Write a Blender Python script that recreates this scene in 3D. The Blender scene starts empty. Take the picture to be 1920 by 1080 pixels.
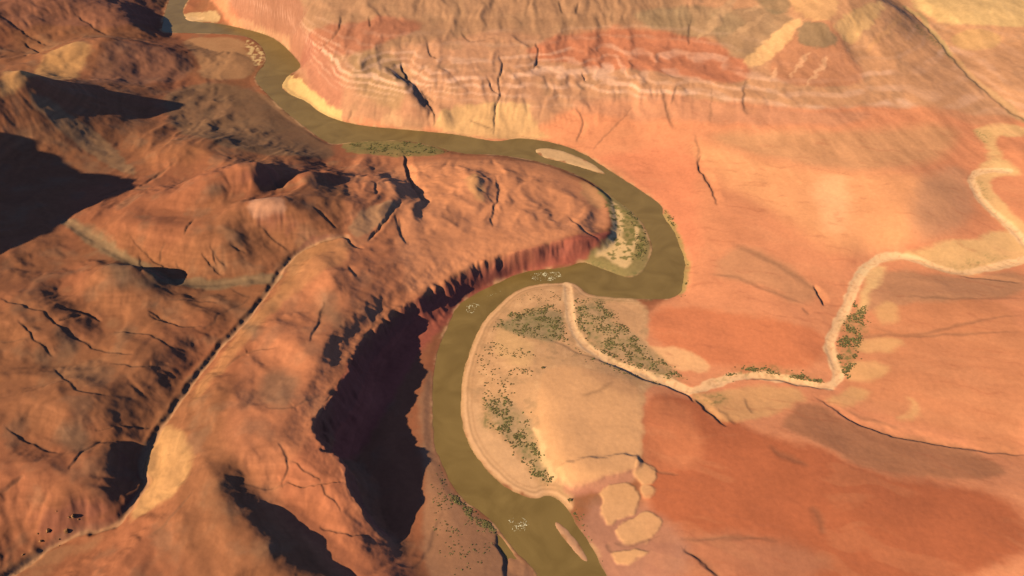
import bpy, math, random, time
import numpy as np
T0 = time.time()
C = bpy.context.scene.collection
rng = np.random.default_rng(7)
random.seed(7)

# ------------------------------------------------------------------ camera, sky, sun, exposure
H_CAM, PITCH, FPX = 1200.0, math.radians(38.0), 1662.0
cam_data = bpy.data.cameras.new('camera')
cam = bpy.data.objects.new('camera', cam_data)
C.objects.link(cam)
cam.location = (0, 0, H_CAM)
cam.rotation_euler = (math.pi / 2 - PITCH, 0, 0)
cam_data.sensor_width = 36.0
cam_data.lens = FPX / 1920.0 * 36.0
cam_data.clip_start = 1.0
cam_data.clip_end = 90000.0
bpy.context.scene.camera = cam

SUN_EL = math.radians(27.0)
SHADOW_AZ = math.radians(32.0)            # shadows run to the right and away, this far round from +X
world = bpy.data.worlds.new('World')
bpy.context.scene.world = world
world.use_nodes = True
wn = world.node_tree.nodes
sky = wn.new('ShaderNodeTexSky')
sky.sky_type = 'NISHITA'
sky.sun_disc = False
sky.sun_elevation = SUN_EL
# direction towards the sun on the ground is (-cos, -sin); sky rotation is measured clockwise from +Y
sx, sy = -math.cos(SHADOW_AZ), -math.sin(SHADOW_AZ)
sky.sun_rotation = math.atan2(sx, sy) % (2 * math.pi)
sky.dust_density = 0.3
sky.air_density = 0.5
sky.altitude = 2000.0
wn['Background'].inputs['Strength'].default_value = 0.095
world.node_tree.links.new(sky.outputs[0], wn['Background'].inputs['Color'])

sd = bpy.data.lights.new('sun', 'SUN')
sd.energy = 5.0
sd.angle = math.radians(0.5)
sd.color = (1.0, 0.81, 0.45)
sun = bpy.data.objects.new('sun', sd)
C.objects.link(sun)
sun.location = (-3000, -1500, 2500)
sun.rotation_euler = (math.pi / 2 - SUN_EL, 0, SHADOW_AZ - math.pi / 2)

vs = bpy.context.scene.view_settings
vs.view_transform = 'Standard'
vs.look = 'None'
vs.gamma = 1.0
vs.use_curve_mapping = False
vs.exposure = 0.70
bpy.context.scene.cycles.max_bounces = 3
bpy.context.scene.cycles.diffuse_bounces = 0

# ------------------------------------------------------------------ survey helpers: sight lines from the aircraft to the ground
SP, CP = math.sin(PITCH), math.cos(PITCH)

def ray(px, py):
    a = (np.asarray(px, float) - 960.0) / FPX
    b = (540.0 - np.asarray(py, float)) / FPX
    return a, CP + b * SP, -SP + b * CP

def at(px, py, z=0.0):
    dx, dy, dz = ray(px, py)
    t = (H_CAM - np.asarray(z, float)) / -dz
    return dx * t, dy * t

# ------------------------------------------------------------------ noise
def _hash(ix, iy, seed):
    h = (ix.astype(np.int64) * 374761393 + iy.astype(np.int64) * 668265263 + seed * 974634777) & 0xFFFFFFFF
    h = ((h ^ (h >> 13)) * 1274126177) & 0xFFFFFFFF
    h = (h ^ (h >> 16)) & 0xFFFFFFFF
    return h

_GA = np.linspace(0, 2 * np.pi, 64, endpoint=False)
_GX, _GY = np.cos(_GA).astype(np.float32), np.sin(_GA).astype(np.float32)

def perlin(x, y, seed=0):
    x = np.asarray(x, np.float64); y = np.asarray(y, np.float64)
    x0 = np.floor(x); y0 = np.floor(y)
    fx = (x - x0).astype(np.float32); fy = (y - y0).astype(np.float32)
    ix = x0.astype(np.int64); iy = y0.astype(np.int64)
    u = fx * fx * fx * (fx * (fx * 6 - 15) + 10)
    v = fy * fy * fy * (fy * (fy * 6 - 15) + 10)
    def g(ox, oy):
        k = (_hash(ix + ox, iy + oy, seed) & 63).astype(np.int64)
        return _GX[k] * (fx - ox) + _GY[k] * (fy - oy)
    a = g(0, 0); a += u * (g(1, 0) - a)
    b = g(0, 1); b += u * (g(1, 1) - b)
    return (a + v * (b - a)) * 1.5

def fbm(x, y, wl, octv, seed, gain=0.5):
    s = 0; a = 1.0; n = 0
    for k in range(octv):
        s = s + a * perlin(x / wl + 17.3 * k, y / wl - 9.1 * k, seed + k)
        n += a; a *= gain; wl *= 0.5
    return s / n

def ridged(x, y, wl, octv, seed, gain=0.5):
    s = 0; a = 1.0; n = 0
    for k in range(octv):
        s = s + a * (1 - np.abs(perlin(x / wl + 31.7 * k, y / wl + 4.9 * k, seed + k)) * 2)
        n += a; a *= gain; wl *= 0.5
    return s / n

def sstep(a, b, x):
    t = np.clip((x - a) / (b - a), 0, 1)
    return t * t * (3 - 2 * t)

# ------------------------------------------------------------------ survey data: pixel of the photograph and height above the river (m)
BANK_R = [(400,-60),(372,-20),(352,0),(341,20),(347,34),(370,42),(400,43),(440,50),(490,62),(520,75),(545,98),(562,118),(563,128),
 (541,140),(528,158),(530,168),(548,180),(575,190),(600,212),(640,228),(680,236),(720,240),(800,247),(860,253),(905,262),(935,266),
 (965,260),(990,260),(1040,268),(1090,285),(1140,318),(1190,350),(1235,380),(1243,392),(1242,405),(1262,430),(1272,455),(1285,490),
 (1283,510),(1280,540),(1273,553),(1250,561),(1200,560),(1130,556),(1098,550),(1086,536),(1070,529),(1053,530),(1007,532),(973,542),
 (950,557),(930,577),(907,600),(893,627),(880,660),(870,693),(865,720),(863,770),(870,813),(887,850),(917,887),(950,917),(987,933),
 (1010,937),(1023,928),(1047,935),(1070,963),(1083,990),(1107,1020),(1123,1053),(1137,1080),(1165,1130),(1200,1200),(1240,1290)]
BANK_L = [(340,-60),(325,-20),(318,0),(311,20),(305,45),(303,60),(330,61),(380,62),(440,64),(470,70),(490,85),(500,105),(497,122),
 (483,135),(478,150),(500,175),(530,205),(575,240),(605,262),(625,271),(650,267),(690,264),(750,262),(800,270),(850,284),(880,289),
 (930,289),(985,297),(1020,305),(1060,318),(1110,340),(1150,370),(1190,400),(1210,425),(1222,455),(1224,470),(1215,495),(1200,515),
 (1180,522),(1160,516),(1110,497),(1092,491),(1075,497),(1055,503),(1000,507),(967,515),(930,533),(893,550),(857,573),(840,613),
 (822,653),(815,693),(812,720),(811,770),(814,837),(830,870),(847,910),(873,940),(907,963),(933,987),(947,1010),(970,1037),
 (993,1057),(1010,1080),(1030,1130),(1040,1200),(1060,1290)]
ISLAND_A = [(1000,281),(1020,277),(1050,281),(1085,294),(1112,307),(1142,329),(1120,324),(1090,314),(1050,303),(1015,295)]
ISLAND_B = [(1038,978),(1048,979),(1060,990),(1080,1012),(1100,1042),(1104,1055),(1094,1053),(1072,1028),(1047,998)]
ISLAND_C = [(343,33),(362,31),(384,34),(374,40),(356,41)]

# lines of known height: crests, rims, feet of cliffs, valley floors
LINES = [
 # the plateau rim above the river
 [(1085,331,8),(1120,352,8),(1139,375,10),(1146,410,11),(1143,440,16),(1120,447,28),(1080,450,40),(1040,455,43),(980,470,46),(930,482,48),
  (880,503,47),(845,522,45),(800,553,46),(755,575,50),(720,605,56),(690,628,64),(668,655,74),(658,690,82),(640,722,88),(612,757,92),
  (588,795,95),(600,830,92),(640,868,84),(660,930,74),(690,975,48),(720,1005,32),(750,1040,20),(785,1075,14)],
 # foot of that cliff
 [(1120,372,3),(1152,400,4),(1157,430,5),(1152,452,5),(1120,472,4),(1070,494,4),(1000,502,4),(960,511,4),(915,530,5),(872,552,6),(828,585,8),
  (790,612,10),(752,645,12),(718,688,14),(698,735,15),(668,790,16),(642,845,16),(684,912,15),(714,962,14),(744,1005,12),(780,1045,10)],
 # floor below the cliff
 [(800,680,8),(780,740,8),(770,800,8),(780,860,7),(790,920,8),(830,960,8),(820,1030,12),(880,1030,9),(930,1070,8),(880,1090,14)],
 [(790,1010,9),(770,1080,22),(730,1085,42)],
 # plateau top
 [(1060,400,26),(1000,400,37),(1010,430,40),(940,440,46),(880,460,50),(820,480,60),(770,530,62),(710,575,70),(670,610,78)],
 [(655,560,86),(640,620,88),(625,680,94),(600,720,98),(565,775,102),(545,830,98)],
 [(1075,345,12),(1100,365,13),(1120,395,18)],
 [(880,325,40),(897,338,52),(907,360,54),(918,385,48),(915,410,46)],
 [(935,350,40),(945,390,42),(925,420,48)],
 [(985,325,22),(1010,345,27),(1040,370,26),(1060,420,30)],
 [(1060,335,14),(1030,320,12)],
 [(840,300,16),(880,300,17),(930,300,18),(980,308,18)],
 [(850,340,46),(820,370,58),(830,410,64),(790,430,70)],
 # the hollow with the black shadow
 [(720,330,62),(745,345,76),(757,365,82),(745,385,86)],
 [(752,280,8),(758,300,16),(768,330,30),(780,355,42),(795,378,54)],
 [(800,315,34),(810,350,56)],
 [(650,425,100),(690,400,104),(735,378,100)],
 [(668,447,90),(705,425,88),(745,395,84)],
 [(690,300,30),(660,330,52),(640,290,16),(610,310,36)],
 [(600,330,76),(640,345,88),(680,365,94)],
 # dry valley on the left, its two rims
 [(-60,1110,36),(20,1075,40),(60,1045,40),(100,1015,42),(150,992,44),(215,985,46),(235,962,48),(262,922,52),(277,902,54),(263,882,55),
  (270,850,56),(300,803,60),(330,760,63),(370,700,66),(420,640,70),(470,588,74),(500,545,77),(530,500,81),(560,468,86),(600,449,93),(650,442,101)],
 [(160,970,52),(215,962,56),(240,915,64),(245,880,64),(262,815,70),(290,770,74),(325,715,76),(365,660,78),(410,610,80),(455,562,82),(490,512,84)],
 [(250,985,58),(290,940,64),(300,880,70),(310,830,72),(345,765,78),(388,705,82),(437,645,85),(487,592,88),(517,549,90),(547,505,93),(580,475,98)],
 # wash between the striped hills and the dome
 [(150,425,112),(190,455,104),(230,480,98),(290,510,90),(345,531,84),(420,531,80),(485,525,78)],
 # dome
 [(150,548,112),(165,525,124),(195,503,136),(225,495,140),(255,497,136),(295,512,118)],
 [(170,590,92),(205,605,88),(260,600,96),(330,590,94),(400,575,92)],
 [(110,535,108),(125,560,98)],
 # striped hills
 [(225,418,128),(262,422,134),(320,428,138),(372,436,136),(420,450,130),(450,478,112)],
 [(300,404,122),(340,400,126),(400,395,134)],
 [(400,415,134),(440,396,148),(480,376,162),(522,372,160),(552,398,142),(585,425,122),(620,430,112)],
 [(470,430,122),(510,440,112)],
 [(200,402,118),(270,386,128),(330,364,142),(390,344,154),(435,328,164),(472,316,170),(502,309,166)],
 [(520,332,118),(548,352,112),(500,352,118)],
 [(450,350,138),(430,372,132),(540,375,140)],
 [(560,330,128),(590,322,122),(625,318,88),(570,350,130),(610,378,132)],
 [(620,400,118),(560,385,140)],
 # fins at the left edge
 [(60,548,128),(100,570,122),(150,590,110),(192,615,92)],
 [(35,580,128),(75,602,122),(112,640,112),(152,672,94)],
 [(0,605,130),(40,626,120),(68,662,110),(104,686,92)],
 [(20,640,106),(0,660,112)],
 [(200,650,96),(260,640,98),(320,640,96)],
 [(240,690,104),(300,680,98)],
 [(130,715,110),(200,720,104),(280,720,92)],
 [(60,690,104),(0,710,108)],
 [(-20,760,108),(40,745,118),(90,730,120)],
 [(110,790,112),(135,760,118),(180,750,110)],
 [(90,815,94),(120,836,82),(155,828,84),(200,810,88),(250,805,74)],
 [(0,830,98),(60,800,104)],
 [(0,905,98),(60,880,108),(110,870,112)],
 [(20,935,84),(80,915,88),(130,890,86)],
 [(140,905,95),(170,870,97),(200,845,95)],
 [(212,900,82),(236,872,79),(225,850,84)],
 [(60,950,86),(120,945,92),(180,930,88)],
 [(0,1000,64),(60,985,62)],
 # bottom left slopes
 [(180,1070,64),(260,1030,74),(330,980,80)],
 [(330,1085,74),(370,1010,86),(395,940,96),(412,888,104)],
 [(412,888,100),(436,960,97),(490,1008,90),(555,1052,78),(620,1100,62)],
 [(432,876,92),(480,911,74),(530,944,60),(590,995,48),(640,1050,38),(668,1095,32)],
 [(470,855,102),(520,840,102)],
 [(560,885,88),(610,935,70),(660,1010,52),(700,1070,38)],
 [(440,790,100),(400,820,96),(380,760,92),(430,700,94)],
 [(330,830,78),(345,880,78),(320,930,72),(390,880,102)],
 # folds of the plateau west part
 [(480,650,96),(500,600,98)],
 [(600,480,108),(608,510,110),(620,540,108)],
 [(566,520,100),(585,555,86),(600,585,82),(590,620,90)],
 [(500,690,88),(540,670,90),(520,720,90),(480,740,94)],
 [(540,640,102),(570,665,106)],
 # far left
 [(-60,40,150),(0,22,140),(60,10,130),(100,-10,136)],
 [(0,75,100),(60,80,84),(105,78,76)],
 [(130,28,98),(160,45,86),(190,65,68)],
 [(226,10,72),(244,33,66),(270,58,50),(292,72,22)],
 [(262,15,30),(285,40,18),(300,52,9)],
 [(200,-10,76),(290,0,20)],
 [(-40,170,112),(0,140,104),(60,116,106),(140,82,112),(195,72,108),(245,80,88),(300,91,60),(345,103,36)],
 [(60,100,80),(120,72,80),(210,62,68),(280,75,32)],
 [(120,135,92),(200,120,84),(290,140,42),(370,140,18),(400,110,12),(440,95,9),(460,130,9)],
 [(300,180,50),(380,190,26),(440,180,12),(500,220,14),(560,258,14)],
 # black peak and its crest
 [(-60,140,250),(0,146,226),(45,137,222),(68,165,196),(90,192,166),(130,217,132),(180,242,100),(215,264,80),(255,300,72)],
 [(40,290,112),(110,330,96),(190,352,86)],
 [(20,400,125),(100,410,112),(30,480,122)],
 [(280,215,56),(330,240,58),(420,240,40)],
 [(260,268,74),(300,280,84),(345,276,92),(400,262,80),(455,262,52)],
 [(235,280,70),(290,322,76),(345,340,92),(390,320,92)],
 [(520,275,40),(560,290,50),(480,295,70),(440,300,92)],
 # slopes above the far bank
 [(420,20,60),(470,35,62),(540,60,66),(590,100,64),(620,150,52)],
 [(450,-20,110),(560,10,150),(620,45,136),(660,80,116)],
 [(595,190,16),(640,200,24),(690,215,22)],
 [(640,130,84),(690,140,82),(725,170,62),(760,215,26)],
 [(720,128,92),(742,148,84),(768,195,50),(790,228,14)],
 [(752,112,92),(762,140,72),(785,180,42),(812,232,7)],
 [(770,150,80),(790,190,56),(830,215,40)],
 [(782,152,78),(840,148,78),(900,142,78),(1010,136,78),(1112,136,78),(1150,152,78),(1210,168,78),(1290,176,78),(1400,191,78),(1500,205,78),(1560,212,78),(1640,206,78),(1690,190,78)],
 [(780,126,96),(850,112,104),(930,104,110),(1010,90,116)],
 [(860,192,44),(930,194,48),(985,196,50),(1030,212,40)],
 [(850,225,18),(900,235,18),(990,235,18),(1060,245,16)],
 [(700,75,132),(800,62,146),(880,70,132),(950,55,150)],
 [(700,0,205),(800,-5,218),(900,5,205),(1000,-5,215),(1120,5,205),(1200,15,190)],
 [(1050,60,140),(1150,60,134),(1250,80,118),(1330,90,114)],
 [(1200,240,26),(1300,250,40),(1400,255,48),(1500,262,54),(1600,268,60),(1700,260,64)],
 # pale headed mountain
 [(1450,20,228),(1490,34,250),(1525,22,280),(1562,45,268),(1610,20,280),(1680,12,246)],
 [(1500,-20,310),(1600,-20,330)],
 [(1410,120,126),(1440,85,160),(1480,48,228)],
 [(1500,100,170),(1540,105,166),(1580,95,178)],
 [(1585,75,188),(1610,110,140),(1600,85,164)],
 [(1640,80,184),(1665,50,214)],
 [(1450,160,106),(1550,165,104),(1640,140,110)],
 [(1300,20,180),(1370,50,160),(1330,-10,210)],
 [(1690,0,168),(1722,30,142),(1760,70,122),(1800,120,100),(1850,170,82),(1910,216,66),(1990,260,62)],
 [(1740,10,190),(1800,30,190),(1880,20,215),(1830,60,158),(1900,80,152)],
 [(1800,180,84),(1740,180,90),(1760,230,72)],
 [(1860,130,118),(1920,170,98)],
 # red plain
 [(1300,300,20),(1340,360,22),(1330,430,15),(1320,500,12),(1310,560,9)],
 [(1450,330,36),(1460,420,30),(1470,500,25),(1430,570,18),(1350,620,12),(1260,620,8)],
 [(1600,330,50),(1600,420,42),(1580,480,32)],
 [(1720,330,62),(1730,420,54),(1680,440,40)],
 [(1500,600,20),(1450,650,16),(1350,680,11),(1530,670,18)],
 # side wash of the red plain
 [(1064,535,2),(1070,600,2.6),(1080,630,3),(1110,660,4),(1150,680,5),(1200,697,6),(1245,712,7),(1300,733,8),(1340,718,9),(1380,705,10),
  (1430,702,10.5),(1480,712,11),(1530,722,12),(1562,722,12.6),(1575,706,13),(1565,680,13.5),(1553,650,14),(1562,620,15),(1585,580,16),
  (1600,540,17),(1615,510,18),(1640,487,19),(1680,478,21),(1720,485,22),(1760,502,23),(1800,512,24),(1850,503,26),(1905,492,28),
  (1912,455,31),(1880,410,34),(1838,378,38),(1820,345,41),(1822,325,43),(1870,315,46),(1880,300,48),(1850,262,52),(1830,240,55)],
 [(1900,410,44),(1930,340,52),(1900,280,62)],
 # ground below the wash
 [(1640,560,26),(1750,560,36),(1900,560,48)],
 [(1640,640,20),(1720,650,30),(1850,640,44)],
 [(1620,720,18),(1700,700,30),(1800,720,40),(1890,760,46)],
 [(1530,746,17),(1600,790,22),(1660,812,25),(1720,826,28),(1800,838,33),(1870,846,37),(1925,850,41)],
 [(1420,800,28),(1500,822,38),(1570,850,42),(1640,889,48),(1740,906,51),(1870,909,56),(1960,905,60)],
 [(1350,740,11),(1420,750,13),(1500,740,13.5)],
 [(1300,800,20),(1370,830,27),(1440,870,36),(1510,900,44)],
 [(1220,820,17),(1250,900,18),(1310,960,24),(1400,1000,34)],
 [(1180,1050,10),(1250,1040,18),(1320,1070,26)],
 [(1500,1010,42),(1600,960,52),(1700,1000,58),(1860,1000,68),(1500,1080,42),(1700,1080,58)],
 # delta and terrace
 [(1000,570,3),(1040,600,4),(980,620,4.5),(940,640,5),(920,700,5),(920,800,3),(960,880,3)],
 [(1110,600,4),(1180,620,5),(1150,650,5)],
 [(960,680,9),(1010,660,9),(1060,680,12),(1130,700,15),(1190,720,16)],
 [(1015,720,15),(1020,800,17),(1040,860,18),(1080,895,18),(1140,898,19),(1190,870,19),(1195,780,18)],
 [(990,740,7),(1000,820,6),(1030,890,5),(1070,922,6),(1130,920,8),(1190,908,11)],
 [(1100,760,18),(1120,840,18.5)],
 [(1210,725,13),(1260,760,17),(1300,770,18)],
 # beyond the frame
 [(2060,300,70),(2120,500,64),(2150,800,74),(2150,1000,90)],
 [(1300,1180,26),(1500,1200,44),(1900,1200,74)],
 [(420,1180,70),(600,1200,52),(800,1200,24),(930,1180,10)],
 [(-150,620,128),(-160,800,124),(-150,960,100),(0,1180,60),(200,1180,80)],
 [(500,-70,150),(800,-90,270),(1100,-90,280),(1400,-90,320),(1700,-90,300),(2000,-60,260),(2080,100,180)],
 [(0,-90,140),(200,-90,110)],
]

# ------------------------------------------------------------------ base relief: smooth surface through the survey lines
def densify(pts, step):
    out = []
    for a, b in zip(pts[:-1], pts[1:]):
        d = math.dist(a[:2], b[:2]); n = max(1, int(math.ceil(d / step)))
        for k in range(n):
            f = k / n
            out.append([a[i] + (b[i] - a[i]) * f for i in range(len(a))])
    out.append(list(pts[-1]))
    return out

P = []
for L in LINES:
    q = np.array(L, float)
    far_hill = (q[:, 0] > 440) & (q[:, 1] < 170) & (q[:, 2] > 78)
    q[:, 2] = np.where(far_hill, 78 + (q[:, 2] - 78) * np.where(q[:, 0] > 1380, 0.5, 0.66), q[:, 2])
    X, Y = at(q[:, 0], q[:, 1], q[:, 2])
    P += densify(list(zip(X, Y, q[:, 2])), 28.0)
def world_line(pts, z=0.0):
    q = np.array(pts, float)
    X, Y = at(q[:, 0], q[:, 1], z)
    return np.stack([X, Y], 1)
bankR, bankL = world_line(BANK_R), world_line(BANK_L)
for b in (bankR, bankL):
    P += [[x, y, 1.0] for x, y in densify([tuple(v) for v in b], 26.0)]
P = np.array(P)
print('survey points', len(P))

GX0, GX1, GY0, GY1, DS = -2350.0, 2350.0, 600.0, 3760.0, 3.7
NXS, NYS = int((GX1 - GX0) / DS) + 1, int((GY1 - GY0) / DS) + 1
def rbf_grid(P, dc):
    n = len(P)
    S = 1000.0
    A = np.zeros((n + 1, n + 1))
    d = np.sqrt((P[:, None, 0] - P[None, :, 0]) ** 2 + (P[:, None, 1] - P[None, :, 1]) ** 2) / S
    A[:n, :n] = -d + np.eye(n) * 0.010
    A[:n, n] = 1; A[n, :n] = 1
    w = np.linalg.solve(A, np.append(P[:, 2], 0.0)).astype(np.float32)
    gx = np.arange(GX0, GX1 + dc, dc, dtype=np.float32); gy = np.arange(GY0, GY1 + dc, dc, dtype=np.float32)
    out = np.empty((len(gy), len(gx)), np.float32)
    px, py = P[:, 0].astype(np.float32), P[:, 1].astype(np.float32)
    dx2 = ((gx[:, None] - px[None]) / S) ** 2
    for j, y in enumerate(gy):
        dd = np.sqrt(dx2 + ((y - py) / S) ** 2)
        out[j] = -dd @ w[:-1] + w[-1]
    return gx, gy, out

def cubic_matrix(n_in, d_in, n_out, d_out):
    M = np.zeros((n_out, n_in), np.float32)
    t = np.arange(n_out) * d_out / d_in
    i = np.floor(t).astype(int); f = t - i
    W = (-0.5 * f + f * f - 0.5 * f ** 3, 1 - 2.5 * f * f + 1.5 * f ** 3, 0.5 * f + 2 * f * f - 1.5 * f ** 3, -0.5 * f * f + 0.5 * f ** 3)
    for k, w in enumerate(W):
        np.add.at(M, (np.arange(n_out), np.clip(i + k - 1, 0, n_in - 1)), w)
    return M

def blur_matrix(n, s):
    k = np.arange(n)
    M = np.exp(-0.5 * ((k[:, None] - k[None]) / s) ** 2).astype(np.float32)
    return M / M.sum(1, keepdims=True)

DC = 12.0
gx, gy, base = rbf_grid(P, DC)
B = blur_matrix(len(gy), 0.9) @ base @ blur_matrix(len(gx), 0.9).T
Hh = cubic_matrix(len(gy), DC, NYS, DS) @ B @ cubic_matrix(len(gx), DC, NXS, DS).T
SX = (GX0 + np.arange(NXS) * DS)[None, :].repeat(NYS, 0)
SY = (GY0 + np.arange(NYS) * DS)[:, None].repeat(NXS, 1)
print('base', round(time.time() - T0, 1))

def sample(F, x, y):
    """bilinear"""
    u = np.clip((x - GX0) / DS, 0, NXS - 1.001); v = np.clip((y - GY0) / DS, 0, NYS - 1.001)
    i = u.astype(np.int32); j = v.astype(np.int32); fx = (u - i).astype(np.float32); fy = (v - j).astype(np.float32)
    a = F[j, i] * (1 - fx) + F[j, i + 1] * fx
    b = F[j + 1, i] * (1 - fx) + F[j + 1, i + 1] * fx
    return a * (1 - fy) + b * fy

def sample3(F, x, y):
    """smooth cubic B-spline sample"""
    u = np.clip((x - GX0) / DS, 1, NXS - 3.001); v = np.clip((y - GY0) / DS, 1, NYS - 3.001)
    i = u.astype(np.int32); j = v.astype(np.int32); fx = (u - i).astype(np.float32); fy = (v - j).astype(np.float32)
    def w(f):
        return ((1 - f) ** 3 / 6, (3 * f ** 3 - 6 * f * f + 4) / 6, (-3 * f ** 3 + 3 * f * f + 3 * f + 1) / 6, f ** 3 / 6)
    wx, wy = w(fx), w(fy)
    s = 0
    for b in range(4):
        r = 0
        for a in range(4):
            r = r + wx[a] * F[j + b - 1, i + a - 1]
        s = s + wy[b] * r
    return s

def trace(pts, F):
    """where the sight line through each traced point meets the ground"""
    q = np.array(pts, float)
    dx, dy, dz = ray(q[:, 0], q[:, 1])
    t = np.full(len(q), 1000.0); done = np.zeros(len(q), bool)
    for k in range(1400):
        z = H_CAM + dz * t
        hit = z <= sample(F, dx * t, dy * t)
        done |= hit
        t = np.where(done, t, t + 4.0)
        if done.all(): break
    for k in range(6):
        err = (H_CAM + dz * t) - sample(F, dx * t, dy * t)
        t = t + err / np.maximum(-dz, 0.3) * 0.6
    return np.stack([dx * t, dy * t], 1)

def seg_dist(x, y, poly, closed):
    d2 = np.full(x.shape, 1e12)
    inside = np.zeros(x.shape, bool)
    n = len(poly)
    for k in range(n if closed else n - 1):
        ax, ay = poly[k]; bx, by = poly[(k + 1) % n]
        ex, ey = bx - ax, by - ay
        t = np.clip(((x - ax) * ex + (y - ay) * ey) / (ex * ex + ey * ey + 1e-9), 0, 1)
        d2 = np.minimum(d2, (x - ax - t * ex) ** 2 + (y - ay - t * ey) ** 2)
        if closed:
            c = ((ay > y) != (by > y))
            with np.errstate(divide='ignore', invalid='ignore'):
                c &= x < ex * (y - ay) / (ey if ey != 0 else 1e-12) + ax
            inside ^= c
    d = np.sqrt(d2)
    return np.where(inside, -d, d) if closed else d

def grid_dist(poly, closed, margin=80.0):
    """signed distance (m) to an outline on the working grid, only near it"""
    D = np.full((NYS, NXS), 1e3, np.float32)
    i0 = max(0, int((poly[:, 0].min() - margin - GX0) / DS)); i1 = min(NXS, int((poly[:, 0].max() + margin - GX0) / DS) + 2)
    j0 = max(0, int((poly[:, 1].min() - margin - GY0) / DS)); j1 = min(NYS, int((poly[:, 1].max() + margin - GY0) / DS) + 2)
    if i1 > i0 and j1 > j0:
        D[j0:j1, i0:i1] = seg_dist(SX[j0:j1, i0:i1], SY[j0:j1, i0:i1], poly, closed)
    return D

def lee_dist(poly, w, margin=90.0, stretch=5.0):
    """0..1 notch profile: short steep wall on the sunward side, long easy slope on the lee side"""
    D = np.full((NYS, NXS), 1e3, np.float32)
    i0 = max(0, int((poly[:, 0].min() - margin - GX0) / DS)); i1 = min(NXS, int((poly[:, 0].max() + margin - GX0) / DS) + 2)
    j0 = max(0, int((poly[:, 1].min() - margin - GY0) / DS)); j1 = min(NYS, int((poly[:, 1].max() + margin - GY0) / DS) + 2)
    if i1 <= i0 or j1 <= j0: return D
    x, y = SX[j0:j1, i0:i1], SY[j0:j1, i0:i1]
    d2 = np.full(x.shape, 1e12); side = np.zeros(x.shape)
    ca, sa = math.cos(SHADOW_AZ), math.sin(SHADOW_AZ)
    for k in range(len(poly) - 1):
        ax, ay = poly[k]; ex, ey = poly[k + 1] - poly[k]
        t = np.clip(((x - ax) * ex + (y - ay) * ey) / (ex * ex + ey * ey + 1e-9), 0, 1)
        ox, oy = x - ax - t * ex, y - ay - t * ey
        q = ox * ox + oy * oy
        s = (ox * ca + oy * sa) > 0
        side = np.where(q < d2, s, side); d2 = np.minimum(d2, q)
    d = np.sqrt(d2)
    D[j0:j1, i0:i1] = np.where(side > 0, d / stretch, d)
    return D

def chaikin(p, n=2, closed=False):
    p = np.asarray(p, float)
    for _ in range(n):
        a, b = (p, np.roll(p, -1, 0)) if closed else (p[:-1], p[1:])
        q = np.empty((len(a) * 2, 2)); q[0::2] = a * 0.75 + b * 0.25; q[1::2] = a * 0.25 + b * 0.75
        p = q if closed else np.vstack([p[:1], q, p[-1:]])
    return p

# the mountain to the left of the view that throws the long shadow across the far left
tipx, tipy = at(272, 346, 85.0)
LSH = 830.0
MPX, MPY = tipx - LSH * math.cos(SHADOW_AZ), tipy - LSH * math.sin(SHADOW_AZ)
MPZ = 95.0 + LSH * math.tan(SUN_EL)
tip1x, tip1y = at(108, 262, 98.0)
LS1 = 590.0
MP1X, MP1Y, MP1Z = tip1x - LS1 * math.cos(SHADOW_AZ), tip1y - LS1 * math.sin(SHADOW_AZ), 98.0 + LS1 * math.tan(SUN_EL)
def mountain(x, y):
    # a ridge with two tops, falling steeply to every side
    ex_, ey_ = MP1X - MPX, MP1Y - MPY
    t = np.clip(((x - MPX) * ex_ + (y - MPY) * ey_) / (ex_ * ex_ + ey_ * ey_), 0, 1.6)
    r = np.hypot(x - MPX - t * ex_, y - MPY - t * ey_)
    ang = np.arctan2(y - MPY, x - MPX)
    crest = MPZ + (MP1Z - MPZ) * np.clip(t, 0, 1.6) - 25 * np.sin(np.pi * np.clip(t, 0, 1)) ** 2
    return crest - r * 0.92 * (1 + 0.08 * np.sin(7 * ang + 1.0))

# ------------------------------------------------------------------ where is what: river, hill country, flats
river_poly = np.vstack([chaikin(bankR, 1), chaikin(bankL, 1)[::-1]])
RD = grid_dist(river_poly, True, 400.0)
for isl in (ISLAND_A, ISLAND_B, ISLAND_C):
    ip = chaikin(world_line(isl), 2, True)
    RD = np.maximum(RD, -grid_dist(ip, True, 60.0))
FLAT = [  # smooth ground: red plain, delta, floodplains
 [(640,236),(720,246),(935,272),(1060,262),(1150,250),(1300,245),(1500,255),(1690,240),(1800,230),(1930,225),(2500,260),(2300,1400),(1240,1400),(1060,1290),
  (1040,1200),(930,1180),(830,1090),(800,1010),(790,960),(770,860),(775,760),(800,660),(840,600),(885,560),(930,538),(1000,508),(1060,504),(1115,475),
  (1155,450),(1158,425),(1150,390),(1060,318),(985,297),(850,290),(640,290),(560,262),(600,225)],
]
flat_d = np.full_like(RD, 1e3)
for f in FLAT:
    flat_d = np.minimum(flat_d, grid_dist(world_line(f, 6.0), True, 500.0))
rough = sstep(-40, 90, flat_d).astype(np.float32)           # 1 in the hills, 0 on the flats

Hh = Hh.astype(np.float32)
# the survey lines leave the folds a little too gentle: bring local relief up in the hills
def blur(F, s):
    return blur_matrix(F.shape[0], s) @ F @ blur_matrix(F.shape[1], s).T
near_cliff = grid_dist(world_line([(1146,440),(1040,458),(930,486),(845,526),(755,580),(690,634),(660,690),(600,800),(640,875),(690,980),(780,1075)], 60.0), False, 260.0)
loc = Hh - blur(Hh, 26.0)
farside = sstep(1500, 1750, SY) * sstep(-1300, -900, SX)
Hh += rough * sstep(60, 170, near_cliff) * (0.30 * farside * (1 - sstep(300, 800, SX)) + 0.18 * (1 - farside)) * loc
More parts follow.
